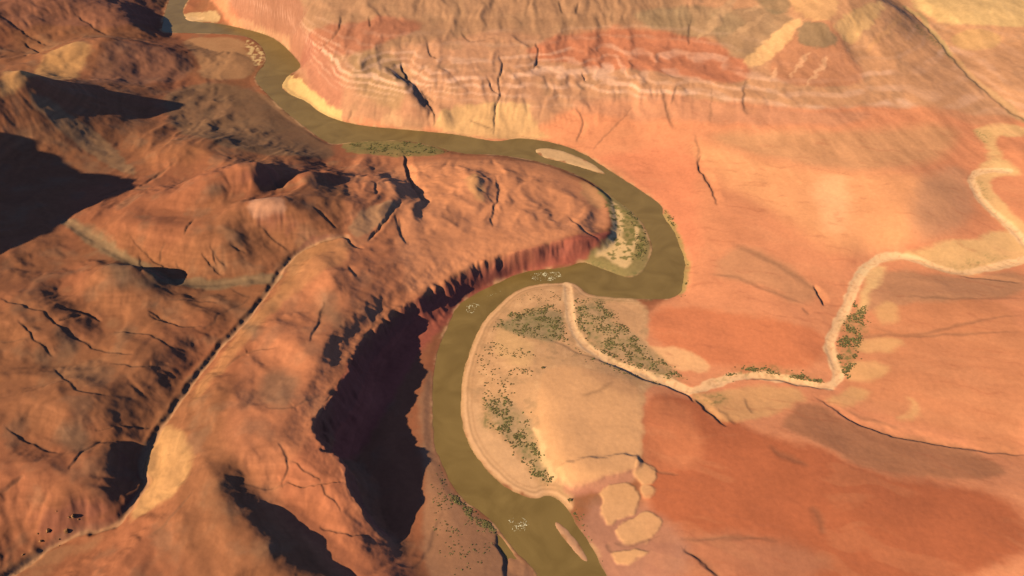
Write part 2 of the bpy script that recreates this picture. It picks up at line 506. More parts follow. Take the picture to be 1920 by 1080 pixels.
# relief finer than the survey
wx = fbm(SX, SY, 150, 3, 11) * 22; wy = fbm(SX, SY, 150, 3, 21) * 22
calm = sstep(20, 150, near_cliff) * 0.75 + 0.25
Hh += rough * calm * (1 - farside) * ((ridged(SX + wx * 1.6, SY + wy * 1.6, 170, 3, 31, 0.38) - 0.5) * 4.5)
st = math.radians(36); U_ = SX * math.cos(st) + SY * math.sin(st); V_ = -SX * math.sin(st) + SY * math.cos(st)
w2x = fbm(SX, SY, 170, 3, 131) * 60; w2y = fbm(SX, SY, 170, 3, 141) * 60
Hh += rough * calm * (1 - farside) * ((ridged((U_ + w2x) * 0.40, V_ + w2y, 95, 3, 151, 0.45) - 0.5) * 6.5 + (ridged(U_ + w2y * 0.8, (V_ + w2x * 0.8) * 0.5, 78, 3, 161, 0.45) - 0.5) * 4)
# the far slopes are cut by gullies running down towards the river
Hh += rough * farside * (ridged(SX * 1.0 + wx * 2.0, SY * 0.5 + wy * 1.5, 120, 4, 41, 0.5) - 0.5) * 11 * sstep(30, 160, RD) * (1 - 0.7 * sstep(300, 900, SX))
Hh += rough * fbm(SX, SY, 70, 2, 45) * 0.8
Hh += (1 - rough) * sstep(10, 80, RD) * (fbm(SX + wx, SY + wy * 2, 300, 4, 51, 0.42) * 6.0)
mt = mountain(SX, SY) + ridged(SX, SY, 240, 4, 61) * 22 - 12
k = 18.0
Hh = (np.maximum(Hh, mt) + np.maximum(0, k - np.abs(Hh - mt)) ** 2 / (4 * k)).astype(np.float32)
print('relief', round(time.time() - T0, 1))

# the cliff above the river: sheer upper wall, talus below
RIM = [(1085,331,8),(1120,352,8),(1139,375,10),(1146,410,11),(1143,440,16),(1120,447,28),(1080,450,40),(1040,455,43),(980,470,46),(930,482,48),
  (880,503,48),(845,522,48),(800,553,50),(755,575,54),(720,605,60),(690,628,66),(668,655,74),(658,690,82),(640,722,88),(612,757,92),
  (588,795,95),(600,830,92),(640,868,82),(660,930,66),(690,975,46),(720,1005,28),(750,1040,14)]
q = np.array(RIM, float); rX, rY = at(q[:, 0], q[:, 1], q[:, 2])
rp = chaikin(np.stack([rX, rY], 1), 1); rz = np.interp(np.linspace(0, 1, len(rp)), np.linspace(0, 1, len(q)), q[:, 2])
i0 = int((rX.min() - 200 - GX0) / DS); i1 = int((rX.max() + 200 - GX0) / DS); j0 = max(0, int((rY.min() - 200 - GY0) / DS)); j1 = int((rY.max() + 200 - GY0) / DS)
xs_, ys_ = SX[j0:j1, i0:i1], SY[j0:j1, i0:i1]
bd = np.full(xs_.shape, 1e12); bs = np.zeros(xs_.shape); bz = np.zeros(xs_.shape); ba = np.zeros(xs_.shape)
for k in range(len(rp) - 1):
    ax, ay = rp[k]; ex_, ey_ = rp[k + 1] - rp[k]
    tt = np.clip(((xs_ - ax) * ex_ + (ys_ - ay) * ey_) / (ex_ * ex_ + ey_ * ey_ + 1e-9), 0, 1)
    ox, oy = xs_ - ax - tt * ex_, ys_ - ay - tt * ey_
    dq = ox * ox + oy * oy; nb = dq < bd
    bs = np.where(nb, np.sign(ex_ * oy - ey_ * ox), bs); bz = np.where(nb, rz[k] + (rz[k + 1] - rz[k]) * tt, bz); ba = np.where(nb, (k + tt) / (len(rp) - 1), ba); bd = np.where(nb, dq, bd)
sdist = np.sqrt(bd) * bs                                   # positive on the river side
ends = sstep(0.0, 0.06, ba) * (1 - sstep(0.92, 1.0, ba))
drop = np.clip(bz - 9, 1, None)
tal = 14 + 0.34 * drop * 1.5
fprof = np.where(sdist < 0, 1.0, np.where(sdist < 14, 1 - 0.66 * sdist / 14, 0.34 * np.clip(1 - (sdist - 14) / (tal - 14), 0, 1)))
floor_h = np.minimum(2.5 + 0.10 * np.clip(bz - 20, 0, 80), 1.0 + 0.10 * np.clip(RD[j0:j1, i0:i1], 0, 400))
cliff_h = np.maximum(floor_h, floor_h + (bz - floor_h) * fprof)
wgt = np.where(sdist > 0, 1 - sstep(95, 150, sdist), 1 - sstep(8, 55, -sdist)) * ends
Hc = Hh[j0:j1, i0:i1]
Hh[j0:j1, i0:i1] = Hc + (cliff_h - Hc) * wgt
keep_cliff = np.ones_like(Hh); keep_cliff[j0:j1, i0:i1] = 1 - wgt * sstep(-12, 0, sdist) * (1 - sstep(tal, tal + 30, sdist))

# ------------------------------------------------------------------ running water cuts the gullies
def erode(F, n, steps, mask, seed, inertia=0.05, cap=5.0, er=0.32, dep=0.18, evap=0.02):
    r = np.random.default_rng(seed)
    F = F.copy()
    ny, nx = F.shape
    cand = r.random((n, 2))
    x = cand[:, 0] * (nx - 3) + 1; y = cand[:, 1] * (ny - 3) + 1
    keep = mask[y.astype(int), x.astype(int)] > r.random(n)
    x, y = x[keep], y[keep]; n = len(x)
    dx = np.zeros(n); dy = np.zeros(n); vel = np.ones(n); wat = np.ones(n); sed = np.zeros(n)
    for s in range(steps):
        i = x.astype(np.int32); j = y.astype(np.int32); fx = x - i; fy = y - j
        q = j * nx + i
        Ff = F.ravel()
        h00 = Ff[q]; h10 = Ff[q + 1]; h01 = Ff[q + nx]; h11 = Ff[q + nx + 1]
        gxx = (h10 - h00) * (1 - fy) + (h11 - h01) * fy
        gyy = (h01 - h00) * (1 - fx) + (h11 - h10) * fx
        h = h00 * (1 - fx) * (1 - fy) + h10 * fx * (1 - fy) + h01 * (1 - fx) * fy + h11 * fx * fy
        dx = dx * inertia - gxx * (1 - inertia); dy = dy * inertia - gyy * (1 - inertia)
        l = np.hypot(dx, dy) + 1e-6
        dx /= l; dy /= l
        nx_ = x + dx; ny_ = y + dy
        ok = (nx_ > 1) & (nx_ < nx - 3) & (ny_ > 1) & (ny_ < ny - 3)
        nx_ = np.clip(nx_, 1, nx - 3); ny_ = np.clip(ny_, 1, ny - 3)
        i2 = nx_.astype(np.int32); j2 = ny_.astype(np.int32); f2 = nx_ - i2; g2 = ny_ - j2
        q2 = j2 * nx + i2
        hn = Ff[q2] * (1 - f2) * (1 - g2) + Ff[q2 + 1] * f2 * (1 - g2) + Ff[q2 + nx] * (1 - f2) * g2 + Ff[q2 + nx + 1] * f2 * g2
        dh = hn - h
        c = np.maximum(-dh, 0.01) * vel * wat * cap * 0.25
        over = sed > c
        amt = np.where(dh > 0, np.minimum(dh, sed), np.where(over, (sed - c) * dep, -np.minimum((c - sed) * er, -dh * 0.6)))
        amt = np.where(ok, amt, 0)
        sed -= amt
        w = np.bincount(np.concatenate([q, q + 1, q + nx, q + nx + 1]),
                        np.concatenate([amt * (1 - fx) * (1 - fy), amt * fx * (1 - fy), amt * (1 - fx) * fy, amt * fx * fy]), ny * nx)
        F += w.reshape(ny, nx).astype(F.dtype)
        vel = np.sqrt(np.maximum(vel * vel - dh * 0.5, 0.05)); vel = np.minimum(vel, 3.0)
        wat *= 1 - evap
        x, y = nx_, ny_
    return F

H0 = Hh.copy()
emask = np.clip(rough * keep_cliff, 0.0, 1)
for it in range(2):
    Hh = erode(Hh, 45000, 55, emask, 100 + it, er=0.16, inertia=0.35)
    # loose ground slumps a little
    Hh[1:-1, 1:-1] += 0.10 * (Hh[:-2, 1:-1] + Hh[2:, 1:-1] + Hh[1:-1, :-2] + Hh[1:-1, 2:] - 4 * Hh[1:-1, 1:-1])
EROD = np.clip(Hh - H0, -9, 7)
Hh = H0 + EROD
print('erosion', round(time.time() - T0, 1))

# ------------------------------------------------------------------ narrow features traced on the relief
WASH = [(1064,533),(1066,560),(1070,600),(1080,630),(1110,660),(1150,680),(1200,697),(1245,712),(1290,731),(1310,732),(1340,718),(1380,706),
        (1430,702),(1480,712),(1530,722),(1560,723),(1574,706),(1565,680),(1553,650),(1562,620),(1585,580),(1600,540),(1615,510),(1640,487),
        (1680,478),(1720,486),(1760,503),(1800,512),(1850,504),(1910,490),(1950,480)]
WASH_FAR = [(1935,470),(1910,440),(1880,410),(1842,380),(1825,350),(1820,328),(1850,316),(1890,320)]
RAVINE = [(-60,1110),(20,1075),(60,1045),(100,1015),(150,992),(215,985),(235,962),(262,922),(277,902),(263,882),(270,850),(300,803),(330,760),
          (370,700),(420,640),(470,588),(500,545),(530,500),(560,468),(600,449),(650,442)]
HILL_WASH = [(120,415),(190,455),(230,480),(290,511),(345,531),(420,531),(485,525),(510,525)]
FAR_WASH = [(1700,14),(1725,35),(1760,72),(1800,122),(1850,172),(1910,216),(1960,240)]
GULLIES = [  # outline, depth, half width (m)
 ([(1316,290),(1308,312),(1318,325),(1332,345),(1345,384)], 7, 7), ([(1300,250),(1312,280),(1308,300)], 3, 7),
 ([(1526,535),(1546,574)], 6, 5), ([(1505,575),(1516,592)], 2.5, 5),
 ([(1370,455),(1430,480),(1490,515),(1535,550)], 2.5, 16), ([(1330,515),(1380,518),(1440,545),(1510,570)], 2, 10),
 ([(1022,633),(1050,645),(1085,662),(1120,673),(1158,690)], 2.5, 5), ([(1120,672),(1158,688),(1200,706),(1250,724),(1292,738),(1300,755)], 6, 6),
 ([(1400,712),(1450,708),(1500,722),(1565,731)], 4, 5), ([(1300,745),(1330,770),(1362,800)], 5, 6), ([(1345,765),(1380,795)], 3, 6),
 ([(1395,745),(1410,775)], 2.5, 6), ([(1530,744),(1565,768),(1600,790),(1660,812),(1720,827),(1800,838),(1868,848),(1925,852)], 5, 7),
 ([(1570,760),(1620,785),(1690,805)], 2, 8), ([(1440,835),(1480,858),(1515,875)], 3, 12), ([(1280,1030),(1330,1058),(1365,1100)], 5, 9),
 ([(1280,1012),(1340,1010),(1410,1005),(1460,1012)], 3, 8), ([(1525,950),(1545,1000)], 2.5, 14),
 ([(1560,640),(1640,625),(1720,632),(1800,625),(1915,622)], 2.5, 9), ([(1630,610),(1690,632),(1760,620),(1840,600),(1915,592)], 2, 8),
 ([(1800,518),(1850,522),(1915,530)], 4, 6), ([(1700,555),(1800,560),(1915,558)], 1.5, 8),
 ([(1215,872),(1240,885),(1275,890)], 3, 5), ([(1090,740),(1120,735),(1150,715)], 1.2, 8),
 ([(1150,1018),(1185,1022),(1240,1005)], 2.5, 6), ([(1135,1020),(1150,1040)], 3, 5),
 # far bank slopes
 ([(752,118),(757,135),(770,155)], 12, 8), ([(795,180),(808,200),(818,215),(812,236)], 12, 9), ([(783,165),(800,180),(815,190)], 8, 7),
 ([(935,105),(945,125),(932,150),(940,172),(932,190),(928,215),(925,250)], 10, 8), ([(912,145),(922,165),(938,180)], 8, 7),
 ([(1005,80),(1010,110),(1000,130)], 8, 8), ([(1092,136),(1100,152)], 9, 6), ([(1080,200),(1095,225),(1090,250),(1082,265)], 4, 6),
 ([(1190,195),(1150,240),(1128,262),(1110,282)], 3, 6), ([(1240,160),(1248,195),(1262,240)], 5, 12), ([(1270,160),(1258,195)], 4, 10),
 ([(800,80),(805,100),(820,110)], 8, 8), ([(640,30),(635,60),(600,95)], 10, 10), ([(690,30),(695,50)], 8, 8), ([(1045,0),(1055,25)], 8, 9),
 ([(1085,5),(1080,25)], 8, 9), ([(880,225),(930,245)], 4, 8), ([(660,205),(650,225)], 5, 7), ([(865,60),(880,80),(930,70)], 6, 9),
 ([(1400,150),(1392,185),(1402,215)], 5, 12), ([(1335,165),(1332,230)], 3, 9), ([(1295,35),(1290,85)], 5, 12),
 # left country
 ([(40,75),(90,95),(110,90)], 10, 10), ([(140,25),(200,65)], 8, 9), ([(0,28),(60,70),(90,85)], 8, 10),
 ([(928,330),(938,365),(922,395),(925,425)], 5, 7), ([(1065,405),(1090,430),(1125,452)], 5, 6), ([(890,345),(920,370),(935,400)], 3, 8),
 ([(757,290),(762,315),(770,340),(785,368),(800,380)], 16, 11), ([(500,318),(515,340),(528,352)], 12, 14),
 ([(260,478),(265,510)], 4, 6), ([(305,455),(300,490)], 4, 6), ([(330,490),(350,520)], 4, 6), ([(395,460),(410,490),(425,500)], 6, 6),
 ([(380,475),(400,505),(420,515)], 5, 6), ([(485,420),(510,445),(540,468)], 6, 7), ([(540,430),(565,440),(590,458)], 4, 6),
 ([(430,540),(470,560)], 3, 7), ([(310,560),(380,565),(410,565)], 4, 7), ([(280,590),(310,605),(340,612),(380,612)], 5, 7),
 ([(215,625),(270,620),(330,660)], 4, 7), ([(110,600),(155,590)], 4, 7), ([(690,560),(700,620)], 3, 10), ([(655,500),(665,520)], 5, 8),
 ([(740,400),(750,430),(765,460)], 4, 9), ([(0,640),(60,635)], 3, 8), ([(180,810),(220,800),(260,800),(300,796)], 5, 7),
 ([(130,880),(150,850),(190,825)], 4, 7), ([(0,925),(25,905),(45,890)], 6, 8), ([(430,900),(520,915),(545,905)], 2, 6),
 ([(270,580),(300,560)], 3, 7), ([(830,960),(815,1000),(800,1040),(770,1075)], 3, 7), ([(244,440),(254,460),(267,469),(304,498),(340,527)], 4, 4), ([(379,473),(392,494),(417,510)], 7, 5), ([(398,471),(406,500)], 6, 4), ([(300,481),(308,456)], 3, 4),
 ([(365,410),(346,440)], 5, 5), ([(300,512),(335,531)], 6, 7), ([(277,581),(300,596),(321,610),(360,612)], 6, 6), ([(108,575),(148,583),(190,600)], 6, 6), ([(429,458),(462,473)], 5, 5),
 ([(590,388),(612,410),(633,428)], 6, 5), ([(752,378),(721,409),(688,451)], 9, 5), ([(646,442),(658,457),(677,467)], 7, 5), ([(750,407),(749,430),(760,457)], 6, 7), ([(706,342),(706,365)], 6, 5),
 ([(35,600),(62,632),(98,668)], 5, 6), ([(70,570),(104,606),(150,640),(180,650)], 5, 6), ([(150,640),(200,660),(250,665)], 4, 6), ([(210,680),(260,690),(330,680)], 4, 6), ([(100,690),(150,735),(200,740)], 4, 7),
 ([(420,690),(470,655),(520,650)], 4, 8), ([(610,560),(600,600),(580,640)], 4, 9), ([(500,760),(540,770),(600,740)], 3, 8), ([(0,560),(50,575),(95,590)], 5, 7), ([(180,370),(240,350),(300,352)], 4, 7), ([(330,300),(290,330),(262,350)], 5, 7),
 ([(400,280),(440,300),(520,290)], 3, 7), ([(560,300),(600,310),(640,306)], 3, 6), ([(380,620),(430,580),(470,560)], 3, 6), ([(10,800),(60,830),(110,850)], 4, 7), ([(290,1000),(330,960),(360,920)], 3, 8),
 ([(540,860),(600,900),(640,960)], 4, 5), ([(530,905),(580,912),(640,905)], 6, 4), ([(600,990),(650,1000),(700,1010)], 4, 5),
 ([(932,1000),(945,1040),(952,1085)], 6, 8), ([(490,915),(530,905),(545,860),(520,830)], 4, 6),
]
wash_d = np.minimum(grid_dist(chaikin(trace(WASH, Hh)), False), grid_dist(chaikin(trace(WASH_FAR, Hh)), False))
ravine_d = grid_dist(chaikin(trace(RAVINE, Hh)), False)
hillwash_d = grid_dist(chaikin(trace(HILL_WASH, Hh)), False)
farwash_d = grid_dist(chaikin(trace(FAR_WASH, Hh)), False)
gul = [(chaikin(trace(g, Hh)), d, w) for g, d, w in GULLIES]
wob = 1 + 0.45 * fbm(SX, SY, 45, 2, 71)
cut = np.zeros_like(Hh)
cut = np.maximum(cut, (6.5 * (1 - sstep(2, 9, ravine_d * wob))).astype(np.float32))
cut = np.maximum(cut, (2.0 * (1 - sstep(3, 12, hillwash_d))).astype(np.float32))
cut = np.maximum(cut, (4.0 * (1 - sstep(3, 10, farwash_d * wob))).astype(np.float32))
bx = fbm(SX, SY, 36, 3, 81) * 7; by = fbm(SX, SY, 36, 3, 91) * 7
Hh -= sample(cut, SX + bx, SY + by)
Hh -= (1.3 * (1 - sstep(5, 9, wash_d * wob))).astype(np.float32)
print('gullies', round(time.time() - T0, 1))

# ------------------------------------------------------------------ fine relief sampled onto the ground mesh
NR, NCC, NEX = 820, 1180, 46
v = np.linspace(0, 1, NR)
pw = -0.35
ya, yb = 690.0, 3750.0
rows = (ya ** pw + (yb ** pw - ya ** pw) * v) ** (1 / pw)
g = rows[-1] - rows[-2]; far = []; y = rows[-1]
for k in range(NEX):
    g *= 1.20; y += g; far.append(y)
g = rows[1] - rows[0]; near = []; y = rows[0]
for k in range(NEX):
    g *= 1.20; y -= g; near.append(y)
rows = np.concatenate([near[::-1], rows, far])
hw = 400 + 0.56 * np.clip(rows, 690, 3750)
u = np.linspace(-1, 1, NCC)
VX = hw[:, None] * u[None]
step = hw * 2 / (NCC - 1)
ex = np.cumsum(1.17 ** np.arange(1, NEX + 1))
VX = np.concatenate([VX[:, :1] - step[:, None] * ex[None, ::-1], VX, VX[:, -1:] + step[:, None] * ex[None]], 1)
VY = rows[:, None].repeat(VX.shape[1], 1)
MR, MC = VX.shape
x, y = VX.ravel(), VY.ravel()
gyy, gxx = np.gradient(Hh, DS)
SLOPE = np.hypot(gxx, gyy).astype(np.float32)
stp = sstep(0.45, 1.0, sample(SLOPE, x, y))
R = sample(rough, x, y)
cliff_d = np.minimum(grid_dist(chaikin(trace([(1146,440),(1040,458),(930,486),(845,526),(755,580),(690,634),(660,690),(600,800),(640,875),(690,980)], Hh)), False, 120), 1e3)
CLIFF = (1 - sstep(35, 75, sample(cliff_d, x, y)))
amp = 0.5 * R + (0.8 + 6.0 * CLIFF) * stp * R
wxx = (ridged(x, y, 42, 3, 201) - 0.5) * amp; wyy = (ridged(x, y, 42, 3, 211) - 0.5) * amp
wxx = wxx + CLIFF * R * fbm(x, y, 85, 3, 205) * 16; wyy = wyy + CLIFF * R * fbm(x, y, 85, 3, 215) * 16
z = sample3(Hh, x + wxx, y + wyy)
inside = (x > GX0) & (x < GX1) & (y > GY0) & (y < GY1)
out_d = np.maximum(np.maximum(GX0 - x, x - GX1), np.maximum(GY0 - y, y - GY1))
z = np.where(inside, z, z + sstep(0, 1500, out_d) * (fbm(x, y, 2600, 4, 221) * 260 + 60))
z += R * (fbm(x, y, 16, 3, 231) * (0.35 + 0.8 * CLIFF)) + (1 - R) * fbm(x, y, 12, 2, 241) * 0.22
d = sample(RD, x, y) + fbm(x, y, 22, 3, 251) * 2.4
micro = sstep(0.12, 0.45, sample(SLOPE, x, y)) * R * (1 - 0.6 * CLIFF)
z += micro * (ridged(x + fbm(x, y, 60, 2, 245) * 20, y + fbm(x, y, 60, 2, 246) * 20, 46, 3, 247, 0.5) - 0.5) * 1.3
bank = np.where(d < 0, np.maximum(d * 0.3, -3.0) - 0.15, np.minimum(0.12 + d * 0.10, 2.2))
z = np.where(d < 0, bank, bank + (np.maximum(z, 0.8) - bank) * sstep(1, 20, d))
# thin gullies, notched straight into the fine ground
gwx = fbm(x, y, 34, 3, 261) * 7; gwy = fbm(x, y, 34, 3, 271) * 7
gvar = 1 + 0.5 * fbm(x, y, 40, 2, 281)
GUL = np.zeros(len(x), np.float32)
gcut = np.zeros(len(x), np.float32)
ca_, sa_ = math.cos(SHADOW_AZ), math.sin(SHADOW_AZ)
for poly, dep, w in gul:
    if dep <= 3.0: dep *= 0.6 if sample(rough, poly[len(poly) // 2:len(poly) // 2 + 1, 0], poly[len(poly) // 2:len(poly) // 2 + 1, 1])[0] > 0.5 else 0.35
    m_ = 5 * w + 14
    sel = np.nonzero((x > poly[:, 0].min() - m_) & (x < poly[:, 0].max() + m_) & (y > poly[:, 1].min() - m_) & (y < poly[:, 1].max() + m_))[0]
    if not len(sel): continue
    X, Y = x[sel] + gwx[sel], y[sel] + gwy[sel]
    d2 = np.full(len(sel), 1e12); side = np.zeros(len(sel), bool); along = np.zeros(len(sel))
    n_ = len(poly) - 1
    for k in range(n_):
        ax, ay = poly[k]; e_x, e_y = poly[k + 1] - poly[k]
        tt = np.clip(((X - ax) * e_x + (Y - ay) * e_y) / (e_x * e_x + e_y * e_y + 1e-9), 0, 1)
        ox, oy = X - ax - tt * e_x, Y - ay - tt * e_y
        q = ox * ox + oy * oy
        nb = q < d2
        side = np.where(nb, (ox * ca_ + oy * sa_) > 0, side); along = np.where(nb, (k + tt) / n_, along); d2 = np.minimum(d2, q)
    dd = np.sqrt(d2); taper = np.clip(np.minimum(along, 1 - along) * 3.0 + 0.05, 0, 1) ** 0.7
    ww = w * (0.5 + 0.35 * (1 - sample(rough, X, Y))) * (0.45 + 0.55 * taper) * gvar[sel]
    prof = np.clip(1 - np.where(side, dd / (4.5 * ww), dd / ww), 0, 1)
    gcut[sel] = np.maximum(gcut[sel], dep * (0.72 - 0.2 * sample(rough, X, Y)) * taper * prof ** 1.25)
    GUL[sel] = np.maximum(GUL[sel], taper * np.clip(1 - dd / ww, 0, 1))
z = z - gcut * sstep(2, 10, d)
SLABS = [([(1124,918),(1150,912),(1168,905),(1186,914),(1203,928),(1192,958),(1165,972),(1140,990),(1132,975),(1126,950)], 1.5), ([(1155,988),(1178,975),(1200,960),(1222,962),(1242,972),(1235,998),(1212,1014),(1190,1025),(1160,1016)], 1.5),
         ([(1190,862),(1212,868),(1228,880),(1234,902),(1214,908),(1196,910)], 1.6), ([(1200,908),(1222,908),(1230,917),(1226,935),(1204,932)], 1.4), ([(1145,1037),(1180,1030),(1217,1030),(1210,1050),(1160,1058)], 1.6)]
ewx = fbm(x, y, 30, 3, 291) * 6; ewy = fbm(x, y, 30, 3, 292) * 6
slab_masks = []
for pts, hgt in SLABS:
    sm = 1 - sstep(-3.5, 3.0, sample(grid_dist(chaikin(trace(pts, Hh), 1, True), True, 60), x + ewx * 1.6, y + ewy * 1.6))
    slab_masks.append(sm); z = z + hgt * sm
MESA = [(1010,705),(1055,684),(1100,690),(1190,716),(1202,760),(1200,800),(1203,868),(1190,886),(1160,892),(1130,900),(1095,915),(1062,914),(1036,880),(1018,840),(1008,790)]
mesa_m = 1 - sstep(-6.0, 4.0, sample(grid_dist(chaikin(trace(MESA, Hh), 1, True), True, 60), x + ewx * 1.3, y + ewy * 1.3))
lip = 1 - sstep(-6.0, 5.0, sample(grid_dist(chaikin(trace([(1045,870),(1100,860),(1195,850),(1203,872),(1190,886),(1160,892),(1130,900),(1095,915),(1062,914)], Hh), 1, True), True, 60), x + ewx, y + ewy))
z = z + 4.0 * lip
V = np.stack([x, y, z], 1).astype(np.float32)
print('mesh', round(time.time() - T0, 1), len(V))

# ------------------------------------------------------------------ colours of the ground (rock, soil, sand, scrub), with some shade painted in
LIT = np.array([1.25, 0.98, 0.66])           # how bright flat, sunlit white ground comes out here
def hue(r, g, b):
    c = np.array([r, g, b]) / 255.0
    c = np.where(c <= 0.04045, c / 12.92, ((c + 0.055) / 1.055) ** 2.4)
    k = np.clip((g / max(r, 1) - 0.64) / 0.06, 0, 1) * np.clip((r - 150) / 40, 0, 1)      # pale sand leans to orange here
    return np.clip(c / LIT * np.array([1 + 0.10 * k, 1 - 0.05 * k, 1.0]), 0.004, 0.85)
n1 = fbm(x, y, 320, 4, 301); n2 = fbm(x, y, 70, 4, 311); n3 = fbm(x, y, 18, 3, 321)
qx = x + fbm(x, y, 130, 5, 331, 0.62) * 30; qy = y + fbm(x, y, 130, 5, 341, 0.62) * 30
far_w = 1 + 0.7 * sstep(1500, 2200, y)
q0x, q0y = x + ewx * 1.4 * far_w, y + ewy * 1.4 * far_w
COL = np.empty((len(x), 3)); COL[:] = hue(156, 90, 54)
def paint(mask, c, k=1.0):
    global COL
    m = (np.clip(mask, 0, 1) * k)[:, None]
    COL = COL * (1 - m) + np.asarray(c) * m
def zone(pts, soft=10.0, smooth=2, crisp=False):
    D = grid_dist(chaikin(trace(pts, Hh), smooth, True), True, 60 + soft)
    dd = sample(D, q0x, q0y) if (crisp or soft < 8.5) else sample(D, qx, qy)
    return 1 - sstep(-soft, soft, dd)
def line(pts, w, soft=4.0):
    D = grid_dist(chaikin(trace(pts, Hh)), False, 60 + w)
    return 1 - sstep(w - soft, w + soft, sample(D, qx, qy))
slope_v = sample(SLOPE, x, y)
depo = sample(EROD.astype(np.float32), x, y)

# hill country on the left
paint(sstep(-0.2, 0.3, n1), hue(164, 88, 54), 0.7)
paint(sstep(0.05, 0.45, n2), hue(138, 88, 58), 0.6)
paint(sstep(0.25, 0.6, -n1 + 0.5 * n2), hue(154, 98, 62), 0.6)
paint(sstep(1.0, 5.0, depo), hue(172, 118, 74), 0.45)
right_side = zone([(640,232),(720,246),(860,256),(935,268),(1040,272),(1140,322),(1235,384),(1275,460),(1285,540),(1255,565),(1200,600),(1200,960),(1240,1200),(2500,1400),(2900,400),(2300,-120),
                   (480,-150),(380,-40),(420,46),(500,66),(560,120),(600,205)], 14)
plateau = zone([(640,285),(850,288),(985,300),(1140,378),(1146,440),(1040,456),(930,484),(840,525),(720,608),(660,660),(590,800),(640,870),(720,1010),(790,1080),(700,1140),(430,870),(420,780),(520,560),(640,440),(660,370)], 20)
paint(plateau, hue(202, 115, 71), 0.8)
paint(plateau * sstep(0.0, 0.4, n2), hue(170, 105, 68), 0.5)
paint(zone([(560,850),(600,805),(660,930),(730,1020),(800,1080),(760,1150),(640,1080),(560,960),(500,900)], 14), hue(178, 96, 60), 0.8)
paint(zone([(860,520),(930,480),(1040,455),(1146,430),(1150,460),(1090,492),(1000,507),(900,545),(800,640),(740,740),(660,870),(600,830),(660,660),(740,590)], 8), hue(176, 84, 60), 0.9)
paint(zone([(690,330),(760,300),(860,300),(1000,305),(1070,325),(1140,385),(1140,438),(1040,452),(940,478),(850,515),(760,560),(740,470),(760,400)], 16), hue(222, 132, 82), 0.85)
paint(zone([(650,415),(735,372),(748,390),(690,440),(660,450)], 6), hue(188, 134, 84), 0.85)
paint(zone([(868,335),(895,322),(910,350),(905,385),(890,370)], 8), hue(214, 150, 86), 0.8)
paint(zone([(1085,335),(1120,352),(1138,380),(1120,395),(1095,375)], 8), hue(206, 142, 84), 0.7)
paint(zone([(300,800),(330,800),(355,830),(362,870),(330,930),(270,960),(240,985),(262,930),(285,905),(262,880)], 8), hue(196, 140, 80), 0.85)
paint(zone([(550,475),(600,450),(660,450),(650,490),(590,520),(540,560),(500,600),(440,660),(380,740),(350,760),(385,700),(470,600),(520,540)], 9), hue(186, 122, 70), 0.45)
paint(zone([(465,385),(480,372),(530,370),(540,395),(500,412),(470,405)], 6), hue(192, 130, 90), 0.75)
paint(zone([(0,160),(60,120),(140,78),(180,85),(150,130),(60,150),(10,190)], 12), hue(196, 138, 76), 0.85)
paint(zone([(200,72),(345,98),(370,140),(250,160),(150,150),(190,110)], 14), hue(158, 100, 70), 0.5)
paint(zone([(330,70),(440,72),(480,110),(470,150),(380,150),(370,100)], 12), hue(180, 124, 76), 0.8)
paint(zone([(300,155),(480,155),(620,275),(640,290),(540,300),(330,260)], 14), hue(140, 96, 62), 0.75)
paint(zone([(55,165),(120,205),(200,255),(262,330),(230,325),(130,255),(60,200)], 7), hue(158, 112, 72), 0.7)
paint(zone([(0,-10),(300,-10),(300,60),(200,60),(100,40),(0,60)], 14), hue(160, 92, 62), 0.7)
for c in ([(190,500),(250,495),(260,530),(210,545)], [(250,510),(330,525),(300,550),(250,545)], [(590,540),(640,560),(640,640),(600,600)], [(490,700),(560,690),(560,780),(480,760)],
          [(100,790),(180,800),(160,850),(100,840)], [(100,605),(150,640),(120,665)], [(55,640),(100,670),(80,690)], [(460,600),(500,610),(470,650)], [(380,350),(420,345),(400,375)]):
    paint(zone(c, 16), hue(112, 84, 60), 0.6)  # greyish ground patches, with the shade of the hollows painted in
hw_v = sample(hillwash_d, qx, qy)
paint(1 - sstep(8, 22, hw_v), hue(142, 108, 72), 0.7)
rv = sample(ravine_d, x, y)
paint((1 - sstep(3, 9, rv)) , hue(176, 122, 80), 0.7)
# strata: beds of paler and darker rock at their own heights
zb = z + fbm(x, y, 240, 2, 351) * 7 + n3 * 1.0
beds = perlin(zb / 5.5, zb * 0 + 3.3, 361) + 0.6 * perlin(zb / 2.4, zb * 0 + 7.7, 362)
hill = R * sstep(0.12, 0.35, slope_v)
COL *= (1 + 0.14 * np.clip(beds, -1, 1) * hill)[:, None] * np.array([1.0, 1.0, 1.0])

# right side of the river
paint(right_side, hue(224, 130, 82), 1.0)
upper = zone([(600,205),(640,225),(760,238),(880,250),(960,256),(1040,225),(1080,190),(1300,178),(1500,210),(1700,190),(1930,230),(2300,100),(2100,-150),(400,-150),(420,30),(520,70)], 18)
paint(upper, hue(192, 126, 84), 1.0)
paint(upper * sstep(-300, 1200, x), hue(210, 142, 88), 0.7)
paint(upper * sstep(0.0, 0.4, n2), hue(168, 116, 76), 0.6)
paint(zone([(380,-100),(1200,-100),(1300,20),(1290,60),(1180,45),(1050,60),(900,60),(760,90),(640,110),(560,50),(470,30)], 18), hue(160, 110, 72), 0.65)
paint(zone([(640,45),(760,30),(800,50),(690,95),(620,110),(560,90)], 14), hue(178, 96, 64), 0.7)
paint(zone([(560,90),(620,100),(650,170),(640,210),(590,190),(565,125)], 12), hue(178, 100, 70), 0.7)
paint(zone([(650,100),(740,95),(770,150),(760,215),(700,190),(660,150)], 14), hue(168, 122, 76), 0.7)
